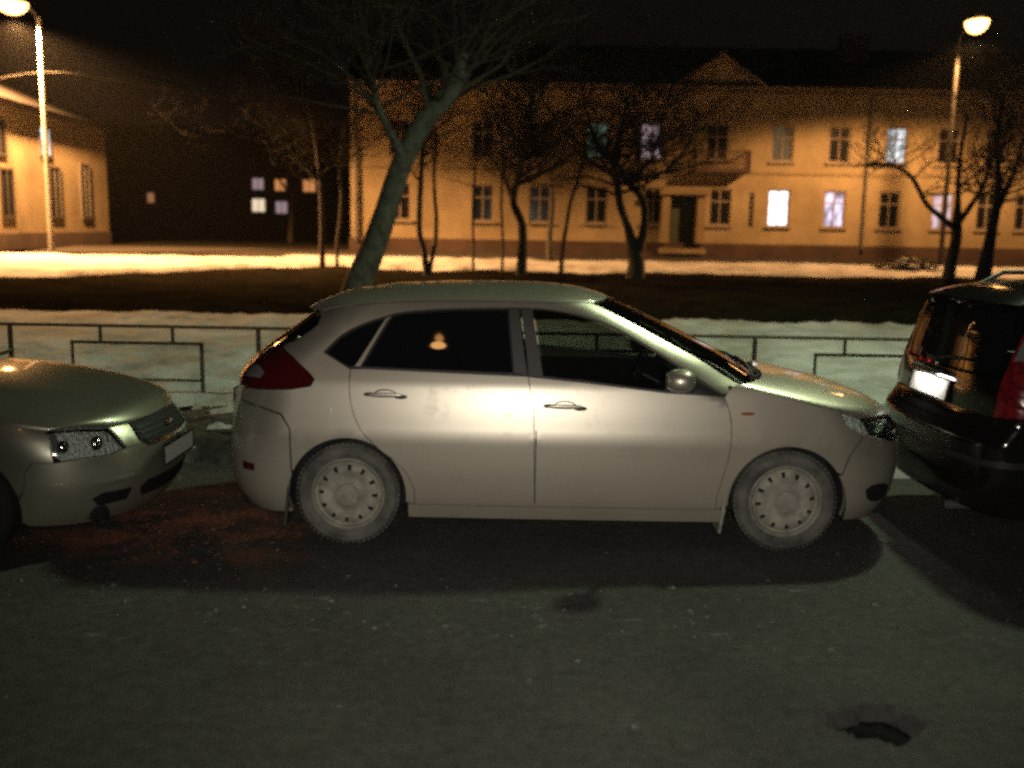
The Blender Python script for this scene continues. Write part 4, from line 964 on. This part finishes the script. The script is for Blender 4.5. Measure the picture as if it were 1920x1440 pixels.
tl = panel('tail_light', SB, [('s', -1.465, .965), ('s', -1.51, 1.01), ('s', -1.61, 1.09), ('s', -1.70, 1.13), ('r', .61, 1.10), ('r', .50, 1.05), ('r', .46, .94), ('r', .55, .89), ('s', -1.85, .895), ('s', -1.6, .908), ('s', -1.485, .928)], M['red_lens'], hb, both=True, lift=.006)
for t_ in tl: pass
panel('reversing_light', SB, [('r', .60, 1.02), ('s', -1.80, 1.015), ('s', -1.76, .985), ('s', -1.80, .955), ('r', .60, .95)], M['clear_lens'], tl[0], lift=.009)
plate(hb, (-2.068, 0, .76), -1)
# side glass, pillar blacks
g1 = PS([(612, 660), (640, 632), (675, 613), (712, 599), (722, 598), (668, 686), (655, 686), (637, 677)])
panel('quarter_window', SB, g1, M['tint'], hb, both=True, lift=-.004, depth=.006)
panel('window_seal', SB, PS([(603, 660), (640, 624), (675, 605), (715, 590), (760, 579), (850, 573), (970, 573), (975, 706), (820, 698), (700, 694), (655, 692)]), M['dark'], hb, both=True, lift=-.016, depth=.0)
panel('window_divider', SB, PS([(722, 596), (733, 592), (676, 688), (664, 687)]), M['silver'], hb, both=True, lift=-.002, depth=.01)
g2 = PS([(735, 593), (760, 588), (850, 582), (952, 581), (962, 698), (820, 693), (678, 688)])
panel('side_window', SB, g2, M['tint'], hb, both=True, lift=-.005, depth=.006)
panel('door_pillar', SB, PS([(953, 579), (974, 579), (989, 703), (963, 699)]), M['handle_trim'], hb, both=True, lift=-.001, depth=.02)
panel('door_pillar', SB, PS([(976, 579), (999, 580), (1019, 706), (991, 703)]), M['handle_trim'], hb, both=True, lift=-.001, depth=.02)
g3 = PS([(1001, 582), (1060, 590), (1130, 609), (1200, 645), (1280, 695), (1302, 709), (1300, 736), (1250, 733), (1100, 713), (1021, 705)])
panel('side_window', SB, g3, M['clear'], hb, both=True, lift=-.005, depth=.006)
panel('mirror_sail', SB, PS([(1303, 710), (1350, 738), (1301, 737)]), M['trim'], hb, both=True, lift=-.001, depth=.02)
panel('belt_trim', SB, PS([(1353, 738), (1353, 744), (1250, 738), (1100, 719), (985, 707), (700, 693), (658, 691), (658, 686), (700, 688), (985, 702), (1100, 714), (1250, 734)]), M['trim'], hb, both=True, gap=.0004, lift=.002, depth=.01)
# handles, repeater, fuel flap, door-edge glint strip
for px_, py_, dpar in ((722, 741, rd), (1059, 763, fd)):
    hx, hz = PS([(px_, py_)])[0][1:]
    for i, sg in enumerate((1, -1)):
        u = SB.u_x(hx, hz); p = SB.pos(u, hz); p.y *= sg
        rc = MB(); vs = []; fs = []; n = 28
        for ring, (f_, dp) in enumerate(((1.0, .002), (.82, -.004), (.5, -.012), (.05, -.014))):
            for k in range(n):
                th = 2*math.pi*k/n; vs.append((p.x+.068*f_*math.cos(th), p.y-sg*dp, p.z+.036*f_*math.sin(th)))
        for a in range(3):
            for k in range(n): fs.append((a*n+k, a*n+(k+1) % n, (a+1)*n+(k+1) % n, (a+1)*n+k))
        rc.add(vs, fs); rc.build('handle_recess', M['handle_trim'], dpar[i], True)
        for dx_, r_ in ((-.088, (.036, .008, .012)), (.090, (.038, .008, .013))): blob('handle_mount', (p.x+dx_, p.y-sg*.003, p.z-.012*(dx_ > 0)+.004), r_, M['handle_trim'], dpar[i], 2.2)
        blob('door_handle', (p.x, p.y-sg*.016, p.z+.003), (.105, .008, .0135), M['silver'], dpar[i], 2.3)
panel('side_repeater', SA, ell(PS([(1402, 776)])[0][1], PS([(1402, 776)])[0][2], .045, .011), M['amber'], hb, both=True, lift=.004)
fx_, fz_ = PS([(596, 772)])[0][1:]
panel('fuel_flap', SB, ell(fx_, fz_, .085, .085, 28), M['silver'], hb, lift=.0025, depth=.004)
panel('edge_glint', SB, [('s', xb-.004, .27), ('s', xb+.005, .27), ('s', xb+.005, .70), ('s', xb-.004, .70)], M['chrome'], fd[0], lift=.004, gap=.0005, depth=.006)  # bright strip added to draw the flash glint along the door edge
# mirrors
mp = at(1276, 714, 5.44)-HR
for sg in (1, -1):
    mo = blob('side_mirror', (mp.x, mp.y*sg, mp.z), (.085, .10, .062), M['silver'], hb, 2.5, rz=-.15*sg)
    MB().box((mp.x-.078, mp.y*sg, mp.z), (.012, .15, .085), rz=-.15*sg, bevel=.004).build('mirror_glass', M['chrome'], mo)
    MB().tube([(mp.x+.04, (mp.y+.08)*sg, mp.z-.03), (mp.x+.07, (mp.y+.17)*sg, mp.z-.045)], .022, 8).build('mirror_arm', M['trim'], mo, True, 40)
# wheels, arches, flaps
for (cx, cz), sp in ((RW, .4), (FW, 1.1)):
    for sg in (-1, 1):
        y_ = .815*sg
        wheel(hb, cx, y_, .295, sg, spin=sp, r=.297)
        wheel_well(hb, cx, .832*sg, cz, sg, .345)
        MB().box((cx-.365 if cx > 0 else cx-.355, .74*sg, .22), (.018, .17, .24), ry=.12, bevel=.006).build('mud_flap', M['handle_trim'] if cx < 0 else M['rim'], hb)
underbody(hb, -1.95, 1.95, .80, .17, .62, ax=(-1.275, 1.275))
b = MB(); b.box((.98, 0, .80), (.5, 1.34, .24), bevel=.06); b.box((.80, -.35, .90), (.2, .4, .08), bevel=.03); b.build('dashboard', M['seat'], hb)
MB().box((-.3, 0, .45), (2.6, 1.3, .1)).build('floor', M['underbody'], hb)
for y_ in (-.36, .36): seat(hb, .05, y_)
b = MB(); b.box((-.95, 0, .5), (.5, 1.25, .2), bevel=.06); b.box((-1.25, 0, .8), (.16, 1.25, .6), ry=-.24, bevel=.06); b.build('rear_seat', M['seat'], hb, True, 40)
steering(hb, .52, .36, .86)
for sg in (-1, 1): MB().box((.08, .68*sg, .62), (1.9, .04, .62)).build('door_card', M['seat'], hb)

def pixu(shell, root, pts, umax=3.2):
    """the place (u, z) on the near side of the shell that a sight line meets"""
    inv = CM.transposed()
    def pr(u, z):
        v = inv @ (shell.pos(u, z)+root-Vector((0, 0, CAM_H))); return 960+FPX*v.x/-v.z, 720-FPX*v.y/-v.z
    out = []
    grid = [(u, z, *pr(u, z)) for u in np.arange(0, umax, .06) for z in np.arange(.14, 1.0, .04)]
    for x, y in pts:
        g = min(grid, key=lambda q: (q[2]-x)**2+(q[3]-y)**2); u, z = g[0], g[1]
        st = .03
        while st > .0008:
            c = min(((u+a*st, z+b*st) for a in (-1, 0, 1) for b in (-1, 0, 1)), key=lambda q: (lambda p: (p[0]-x)**2+(p[1]-y)**2)(pr(max(q[0], 0), q[1])))
            if c == (u, z): st /= 2
            else: u, z = max(c[0], 0), c[1]
        out.append(('u', float(u), float(z)))
    return out
# ---------------------------------------------------------------- champagne saloon at the left
SRo = Vector((-4.22, 5.95, 0))
Wc = [(.12, .77), (.3, .815), (.45, .828), (.60, .832), (.68, .825), (.76, .805), (.84, .785), (.92, .765), (1.0, .72), (1.2, .63), (1.36, .55), (1.42, .52)]
XFc = [(.12, 2.0), (.25, 2.10), (.42, 2.15), (.55, 2.14), (.66, 2.08), (.75, 2.0), (.85, 1.93), (1.42, 1.9)]
XFd = [(.12, 2.0), (.25, 2.10), (.42, 2.15), (.6, 2.12), (.72, 1.8), (.84, 1.15), (.92, .92), (1.1, .55), (1.25, .22), (1.36, -.03), (1.42, -.15)]
XRc = [(.12, -2.0), (.25, -2.1), (.5, -2.14), (.8, -2.10), (.95, -2.05), (1.42, -2.0)]
XRd = [(.12, -2.0), (.25, -2.1), (.5, -2.14), (.8, -2.05), (.88, -1.8), (.96, -1.55), (1.1, -1.33), (1.25, -1.1), (1.36, -.9), (1.42, -.8)]
AFc = [(.12, .55), (.6, .62), (1.42, .5)]; ARc = [(.12, .5), (1.42, .45)]
CA = Shell(Wc, XFc, XRc, AFc, ARc, 2.25, 2.5, .03, 0, 2.1); CB = Shell(Wc, XFd, XRd, AFc, ARc, 2.4, 2.5, .03, 0, 2.1)
sl = empty('parked_car', SRo, 'pale champagne saloon cut off by the left edge, its headlight and grille facing the hatchback', 'car', 'cars parked nose to tail along the kerb')
QW, QF = (-1.22, .285), (1.24, .285)
PC = lambda pts, sh=CA: pixu(sh, SRo, pts)
hs = [('u', CA.u_x(x, z), z) for x, z in ((.70, .845), (1.0, .825), (1.25, .79))]+PC([(40, 803), (84, 810)])
hs = sm(hs, 4)
ft = PC([(84, 810), (104, 806), (150, 802), (205, 801), (222, 818), (238, 838), (215, 850), (172, 857), (115, 867), (96, 853)])
gz_top = PC([(243, 795)])[0]
side_u = lambda x, z: ('u', CA.u_x(x, z), z)
arch_u = lambda a0, a1, n: [side_u(p[1], p[2]) for p in arc(*QF, .335, a0, a1, n)]
low_near = side_u(1.615, .50)
panel('fender', CA, [side_u(.66, .25)]+arch_u(183, 12, 26)+[side_u(1.60, .40), low_near, PC([(60, 868)])[0], PC([(100, 869)])[0], ft[9]]+hs[::-1]+[side_u(.66, .845)], M['champagne'], sl, both=True)
btop = PC([(100, 869)])+[ft[8], ft[7], ft[6], ft[5]]
fbb = panel('front_bumper', CA, [('u', 0, .565), ('u', .20, .563), PC([(262, 832)])[0]]+btop[::-1]+[PC([(60, 868)])[0], low_near, side_u(1.60, .40)]+arch_u(10, -12, 5)+[side_u(1.60, .19), side_u(1.85, .17), ('u', .45, .17), ('u', 0, .17)], M['champagne'], sl, sym=True)
panel('bumper_moulding', CA, [('u', 0, .40), ('u', .5, .40), ('u', .95, .415), ('u', .95, .43), ('u', .5, .418), ('u', 0, .418)], M['champagne'], fbb, sym=True, lift=.008)
panel('air_intake', CA, [('u', 0, .355), ('u', .34, .355), ('u', .40, .32), ('u', .36, .26), ('u', 0, .25)], M['dark'], fbb, sym=True, lift=.003)
panel('fog_lamp_recess', CA, [('u', .47, .34), ('u', .66, .35), ('u', .72, .32), ('u', .66, .27), ('u', .48, .27)], M['dark'], fbb, both=True, lift=.003)
panel('headlight', CA, ft, M['lens'], sl, both=True, depth=.01)
panel('headlight_reflector', CA, ft, M['reflector'], sl, both=True, lift=-.04, depth=0, h=.02)
for s_ in (-1, 1):
    for q, rr_ in (((120, 836), .055), ((185, 828), .06)):
        p = PC([q])[0]; v = CA.pos(p[1], p[2]); n_ = CA.norm(p[1], p[2]); v = v-n_*.035
        blob('lamp_bowl', (v.x, -v.y*s_, v.z), (rr_*.6, rr_*.8, rr_*.7), M['chrome'], sl, 2)
panel('turn_signal', CA, PC([(88, 814), (104, 810), (112, 862), (98, 850)]), M['clear_lens'], sl, both=True, lift=-.012, depth=.0)
gn = PC([(243, 795), (262, 820), (278, 829)])
zt0 = gn[0][2]; zb0 = gn[2][2]
grt = [('u', 0, zt0+.012), ('u', .15, zt0+.010), gn[0], gn[1], gn[2], ('u', 0, zb0-.004)]
gr_ = panel('grille', CA, grt, M['dark'], sl, sym=True, lift=.002)
panel('grille_surround', CA, [('u', 0, zb0-.018), gn[2][:1]+(gn[2][1], zb0-.016), (gn[1][0], gn[1][1]+.02, gn[1][2]-.008), (gn[1][0], gn[1][1]+.004, gn[1][2]), gn[2], ('u', 0, zb0-.004)], M['chrome'], gr_, sym=True, lift=.008, gap=.0005)
for f_ in (.25, .5, .75):
    z_ = zb0+(zt0-zb0)*f_; panel('grille_bar', CA, [('u', 0, z_), ('u', gn[1][1]*.94, z_-.003), ('u', gn[1][1]*.94, z_+.003), ('u', 0, z_+.006)], M['trim'], gr_, sym=True, lift=.010, gap=.0003)
ep = CA.pos(0, (zt0+zb0)/2); blob('emblem', (ep.x+.012, 0, ep.z), (.010, .055, .03), M['chrome'], gr_, 2)
panel('nose_panel', CA, [('u', 0, zb0-.019), (gn[2][0], gn[2][1], zb0-.017), (gn[1][0], gn[1][1]+.022, gn[1][2]-.008), (gn[0][0], gn[0][1]+.006, gn[0][2]+.004), ft[3], ft[4], ft[5], PC([(262, 832)])[0], ('u', .20, .566), ('u', 0, .568)], M['champagne'], sl, sym=True, gap=.001)
plate(sl, (2.168, 0, .475), 1, tilt=.0)
E_ = [CA.pos(h[1], h[2]) for h in hs+ft[1:4]+[gn[0]]]+[CA.pos(.15, zt0+.011), ]
n_ = len(E_); cp = smooth_line([(.98, 0, .965), (1.3, 0, .94), (1.6, 0, .89), (1.85, 0, .82), (1.98, 0, .77), (CA.pos(0, zt0+.012).x, 0, zt0+.014)], 8)
loft_cap('bonnet', E_, [cp[int(round(i*(len(cp)-1)/(n_-1)))] for i in range(n_)], M['champagne'], sl, 2.4, 1.7)
panel('front_door', CB, [('s', .655, .25), ('s', .655, .86), ('s', -.25, .90), ('s', -.25, .25)], M['champagne'], sl, both=True)
panel('rear_door', CB, [('s', -.255, .25), ('s', -.255, .90), ('s', -1.15, .92), ('s', -1.12, .75), ('s', -.90, .50), ('s', -.84, .25)], M['champagne'], sl, both=True)
panel('sill', CB, [('s', -.86, .17), ('s', .88, .17), ('s', .88, .248), ('s', -.86, .248)], M['champagne'], sl, both=True)
panel('rear_wing', CA, [('s', -.845, .25), ('s', -.905, .50), ('s', -1.125, .75), ('s', -1.155, .92), ('s', -1.6, .93), ('s', -2.0, .90), ('r', .60, .88), ('r', .60, .45), ('s', -1.70, .45), ('s', -1.57, .30)]+arc(*QW, .335, 170, 0, 20), M['champagne'], sl, both=True)
panel('boot_lid', CA, [('e', 0, .93), ('e', .595, .88), ('e', .595, .50), ('e', 0, .48)], M['champagne'], sl, rear=True, sym=True)
panel('rear_bumper', CA, [('e', 0, .475), ('e', .6, .445), ('s', -1.70, .445), ('s', -1.575, .30), ('s', -1.56, .18), ('e', .4, .17), ('e', 0, .17)], M['champagne'], sl, rear=True, sym=True)
panel('roof_frame', CB, [('u', .78, .90), ('u', .70, 1.1), ('u', .60, 1.36), ('s', -.3, 1.37), ('r', .50, 1.36), ('r', .58, 1.1), ('r', .64, .95), ('s', -1.35, .93), ('s', -.95, 1.27), ('s', -.2, 1.30), ('s', .1, 1.22), ('s', .62, .90)], M['champagne'], sl, both=True)
panel('side_window', CB, [('s', .58, .905), ('s', .08, 1.21), ('s', -.22, 1.29), ('s', -.93, 1.26), ('s', -1.3, .935), ('s', -.3, .91)], M['tint'], sl, both=True, lift=-.003)
panel('windscreen', CB, [('e', 0, .95), ('u', .77, .905), ('u', .69, 1.1), ('u', .59, 1.355), ('e', 0, 1.375)], M['tint'], sl, sym=True, depth=.005)
panel('rear_window', CB, [('e', 0, .95), ('e', .62, .955), ('e', .56, 1.1), ('e', .48, 1.355), ('e', 0, 1.37)], M['tint'], sl, rear=True, sym=True, depth=.005)
E_ = [CB.pos(CB.u_y(.50, 1.362, False), 1.362), CB.pos(CB.u_x(-.6, 1.37), 1.37), CB.pos(CB.u_x(-.3, 1.37), 1.37), CB.pos(.59, 1.362)]
loft_cap('roof', E_, [(-.93, 0, 1.378), (-.6, 0, 1.42), (-.3, 0, 1.42), (.0, 0, 1.375)], M['champagne'], sl, 2.4, 1.6)
b = MB(); dk = [CA.pos(CA.u_x(x, .93), .93) for x in (-1.3, -1.6)]+[CA.pos(CA.u_y(.55, .93, False), .93)]
loft_cap('boot_deck', dk, [(-1.62, 0, .96), (-1.85, 0, .955), (-2.06, 0, .93)], M['champagne'], sl, 2.4, 1.6)
vs = [(.98, 0, .955), (.62, -.70, .885), (.66, -.77, .862), (1.03, 0, .945)]
b = MB(); b.add(vs, [(0, 1, 2, 3)]); b.add([(x, -y, z) for x, y, z in vs], [(0, 1, 2, 3)]); b.build('cowl', M['dark'], sl)
for y0_, y1_ in ((-.55, -.05), (.0, .55)): MB().tube([(.95, y0_, .945), (.93, (y0_+y1_)/2, .985), (.90, y1_, .985)], .012, 6).build('wiper', M['trim'], sl)
for sg in (-1, 1): panel('tail_light', CA, [('r', .61, .86), ('s', -1.95, .86), ('s', -1.9, .68), ('r', .61, .66)], M['red_lens'], sl, lift=.006, mirror=sg > 0)
for sg in (1, -1): blob('side_mirror', (.52, .88*-sg, .98), (.07, .10, .06), M['champagne'], sl, 2.5)
for (cx, cz) in (QW, QF):
    for sg in (-1, 1): wheel(sl, cx, .80*sg, .285, -1 if sg < 0 else 1, m_t='tyre_dark', r=.285); wheel_well(sl, cx, .81*sg, cz, sg, .34)
underbody(sl, -1.95, 1.95, .78, .17, .56, ax=(-1.22, 1.24))

# ---------------------------------------------------------------- black estate at the right
BRo = Vector((4.78, 6.2, 0))
Wk = [(.15, .80), (.35, .845), (.6, .862), (.85, .862), (.98, .845), (1.1, .81), (1.3, .745), (1.45, .69), (1.55, .64), (1.6, .60)]
XFk = [(.15, 2.1), (.3, 2.2), (.6, 2.22), (.8, 2.12), (.95, 1.6), (1.05, 1.25), (1.3, .80), (1.5, .40), (1.6, .20)]
XFk2 = [(.15, 2.1), (.3, 2.2), (.6, 2.22), (.8, 2.16), (1.6, 2.1)]
XRk = [(.15, -2.08), (.3, -2.17), (.5, -2.22), (.68, -2.215), (.75, -2.17), (.82, -2.13), (.95, -2.115), (1.17, -2.075), (1.32, -2.045), (1.45, -1.995), (1.6, -1.88)]
KA = Shell(Wk, XFk, XRk, [(.15, .5), (1.6, .45)], [(.15, .34), (.8, .26), (1.6, .24)], 2.5, 2.7, .03, 0, 2.2)
KF = Shell(Wk, XFk2, XRk, [(.15, .5), (1.6, .45)], [(.15, .34), (.8, .26), (1.6, .24)], 2.5, 2.7, .03, 0, 2.2)
es = empty('parked_car', BRo, 'black estate car cut off by the right edge, its number plate glowing white', 'car', 'cars parked nose to tail along the kerb')
K1, K2 = (-1.30, .31), (1.32, .31)
panel('tailgate', KA, [('e', 0, 1.04), ('e', .68, 1.04), ('e', .695, .80), ('e', .60, .755), ('e', 0, .75)], M['black_paint'], es, rear=True, sym=True)
rw = panel('rear_window', KA, [('e', 0, 1.425), ('e', .60, 1.40), ('e', .64, 1.30), ('e', .67, 1.06), ('e', 0, 1.05)], M['tint'], es, rear=True, sym=True, depth=.006)
kb = panel('rear_bumper', KA, [('e', 0, .745), ('e', .60, .75), ('e', .73, .79), ('s', -1.70, .76), ('s', -1.66, .45)]+arc(*K1, .36, 160, 195, 5)+[('s', -1.66, .26), ('e', .6, .27), ('e', 0, .27)], M['black_paint'], es, rear=True, sym=True)
panel('bumper_strip', KA, [('e', 0, .56), ('e', .70, .56), ('s', -1.75, .56), ('s', -1.75, .60), ('e', .70, .60), ('e', 0, .60)], M['trim'], kb, rear=True, sym=True, lift=.012)
M['tail_red'] = mat('lit_red_lens', (.25, .01, .012), .2, coat=1, noise_s=25, col2=(.05, .002, .003)); M['tail_glow'] = mat('glowing_red_lamp', (.4, .01, .01), .3, emit=(1, .03, .05), estr=1.1)
tls = panel('tail_light', KA, [('r', .685, 1.36), ('s', -1.74, 1.36), ('s', -1.74, .86), ('r', .70, .83)], M['tail_red'], es, both=True, lift=.010)
for i, sg in enumerate((1, -1)):
    panel('reversing_light', KA, [('r', .70, 1.26), ('s', -1.80, 1.27), ('s', -1.80, 1.16), ('r', .71, 1.15)], M['clear_lens'], tls[i], lift=.014, mirror=sg < 0)
    panel('lit_bulb_window', KA, [('s', -1.86, 1.02), ('s', -1.78, 1.02), ('s', -1.78, .87), ('s', -1.86, .87)], M['tail_glow'], tls[i], lift=.015, mirror=sg < 0)
pz = .905; plate(es, (-2.128, .0, pz), -1, .54, .125, tilt=.18)
lb = MB(); lb.box((-2.15, 0, 1.012), (.06, .36, .03), bevel=.01); lo = lb.build('plate_lamp_bar', M['chrome'], es); lo.data.materials[0] = M['trim']
pl_ = bpy.data.lights.new('plate_light', 'AREA'); pl_.shape = 'RECTANGLE'; pl_.size = .50; pl_.size_y = .02; pl_.energy = 1.4; pl_.color = (1, .95, .85)
po_ = bpy.data.objects.new('plate_light', pl_); COL.objects.link(po_); po_.parent = es; po_.location = (-2.175, 0, .985); po_.rotation_euler = (0, R(-22), 0); pl_.size, pl_.size_y = .02, .36
panel('quarter_panel', KA, [('s', -1.735, 1.37), ('r', .70, 1.37), ('r', .63, 1.42), ('r', .62, 1.455), ('s', -1.75, 1.475), ('s', -1.4, 1.50), ('s', .2, 1.53), ('u', .60, 1.52), ('u', .78, 1.05), ('s', .85, 1.0), ('s', .4, 1.35), ('s', .1, 1.43), ('s', -1.2, 1.42), ('s', -1.62, 1.38), ('s', -1.60, 1.08), ('s', -1.0, 1.0), ('s', -1.02, .70)]+arc(*K1, .36, 40, 160, 16)+[('s', -1.655, .45), ('s', -1.70, .76), ('r', .735, .80), ('r', .735, .825), ('s', -1.735, .855)], M['black_paint'], es, both=True)
panel('side_window', KA, [('s', .80, 1.01), ('s', .38, 1.34), ('s', .08, 1.42), ('s', -1.2, 1.41), ('s', -1.60, 1.37), ('s', -1.58, 1.09), ('s', -1.0, 1.01)], M['tint'], es, both=True, lift=-.004)
panel('rear_door', KA, [('s', -.03, .30), ('s', -.03, .99), ('s', -.99, .99), ('s', -1.01, .70), ('s', -.95, .50), ('s', -.91, .30)], M['black_paint'], es, both=True)
panel('front_door', KA, [('s', -.02, .30), ('s', .90, .30), ('s', .90, .97), ('s', -.02, .99)], M['black_paint'], es, both=True)
panel('fender', KF, [('s', .91, .30)]+arc(*K2, .36, 180, 0, 20)+[('s', 1.72, .35), ('s', 1.75, .62), ('e', .62, .66), ('e', .55, .78), ('s', 1.6, .90), ('s', .91, .98)], M['black_paint'], es, both=True)
panel('front_bumper', KF, [('e', 0, .77), ('e', .54, .775), ('e', .61, .65), ('s', 1.75, .61), ('s', 1.73, .25), ('e', .5, .24), ('e', 0, .24)], M['black_paint'], es, sym=True)
panel('sill', KA, [('s', -.93, .22), ('s', .95, .22), ('s', .95, .297), ('s', -.93, .297)], M['black_paint'], es, both=True)
panel('windscreen', KA, [('e', 0, 1.06), ('u', .77, 1.05), ('u', .59, 1.515), ('e', 0, 1.53)], M['tint'], es, sym=True, depth=.005)
E_ = [KF.pos(KF.u_x(x, z), z) for x, z in ((.88, .98), (1.2, .95), (1.6, .90))]+[KF.pos(KF.u_y(.55, .79, True), .79)]
loft_cap('bonnet', E_, [(1.22, 0, 1.06), (1.5, 0, 1.03), (1.9, 0, .95), (2.15, 0, .80)], M['black_paint'], es, 2.4, 1.6)
re_ = [KA.pos(KA.u_y(.62, 1.455, False), 1.455)]+[KA.pos(KA.u_x(x, z), z) for x, z in ((-1.75, 1.475), (-1.4, 1.50), (-.9, 1.52), (-.3, 1.53), (.1, 1.53))]+[KA.pos(.60, 1.52)]
loft_cap('roof', smooth_line([tuple(v) for v in re_], 4), smooth_line([(-2.03, 0, 1.465), (-1.80, 0, 1.535), (-1.4, 0, 1.575), (-.9, 0, 1.59), (-.3, 0, 1.585), (.1, 0, 1.57), (.33, 0, 1.53)], 4), M['black_paint'], es, 2.6, 1.6)
panel('brake_light', KA, [('e', 0, 1.448), ('e', .14, 1.448), ('e', .14, 1.434), ('e', 0, 1.434)], M['red_lens'], es, rear=True, sym=True, lift=.004)
for sg in (-1, 1):
    b = MB(); b.tube([(-1.6, .56*sg, 1.52), (-1.45, .56*sg, 1.60), (-.2, .56*sg, 1.635), (.0, .55*sg, 1.58)], .016, 8); b.build('roof_rail', M['metal'], es, True, 40)
b = MB(); b.tube([(-2.10, .05, 1.08), (-2.12, -.25, 1.12), (-2.11, -.42, 1.13)], .009, 6); b.box((-2.10, .05, 1.075), (.05, .06, .035)); b.build('wiper', M['trim'], es)
MB().box((-2.12, 0, .775), (.02, .16, .02), bevel=.004).build('boot_handle', M['trim'], es)
MB().tube([(-1.9, -.45, .25), (-2.16, -.46, .25)], .03, 12, False).build('exhaust', M['metal'], es, True)
for (cx, cz) in (K1, K2):
    for sg in (-1, 1): wheel(es, cx, .83*sg, .32, -1 if sg < 0 else 1, r=.32, m_t='tyre_dark', holes=8); wheel_well(es, cx, .845*sg, cz, sg, .365)
underbody(es, -2.0, 2.0, .82, .22, .72, ax=(-1.30, 1.32))
# tail lamps and headlamps of the hidden ends
panel('headlight', KF, [('e', .60, .66), ('s', 1.76, .625), ('s', 1.62, .885), ('e', .56, .775)], M['clear_lens'], es, both=True, lift=.004)

# ================================================================== AIR
def box_faces(x0, x1, y0, y1, z0, z1):
    v = [(x, y, z) for z in (z0, z1) for y in (y0, y1) for x in (x0, x1)]
    return v, [(0, 2, 3, 1), (4, 5, 7, 6), (0, 1, 5, 4), (2, 6, 7, 3), (0, 4, 6, 2), (1, 3, 7, 5)]
hz = mesh('haze', *box_faces(-420, 420, -320, 520, -1.2, 24), None); hz['kind'] = 'stuff'  # thin haze added to give the lamp heads a halo
m = bpy.data.materials.new('haze'); m.use_nodes = True; nt = m.node_tree; nt.nodes.remove(nt.nodes['Principled BSDF'])
v = nt.nodes.new('ShaderNodeVolumePrincipled'); v.inputs['Color'].default_value = (.9, .9, .9, 1); v.inputs['Density'].default_value = .00016; v.inputs['Anisotropy'].default_value = .6
nt.links.new(v.outputs[0], nt.nodes['Material Output'].inputs['Volume']); hz.data.materials.append(m)
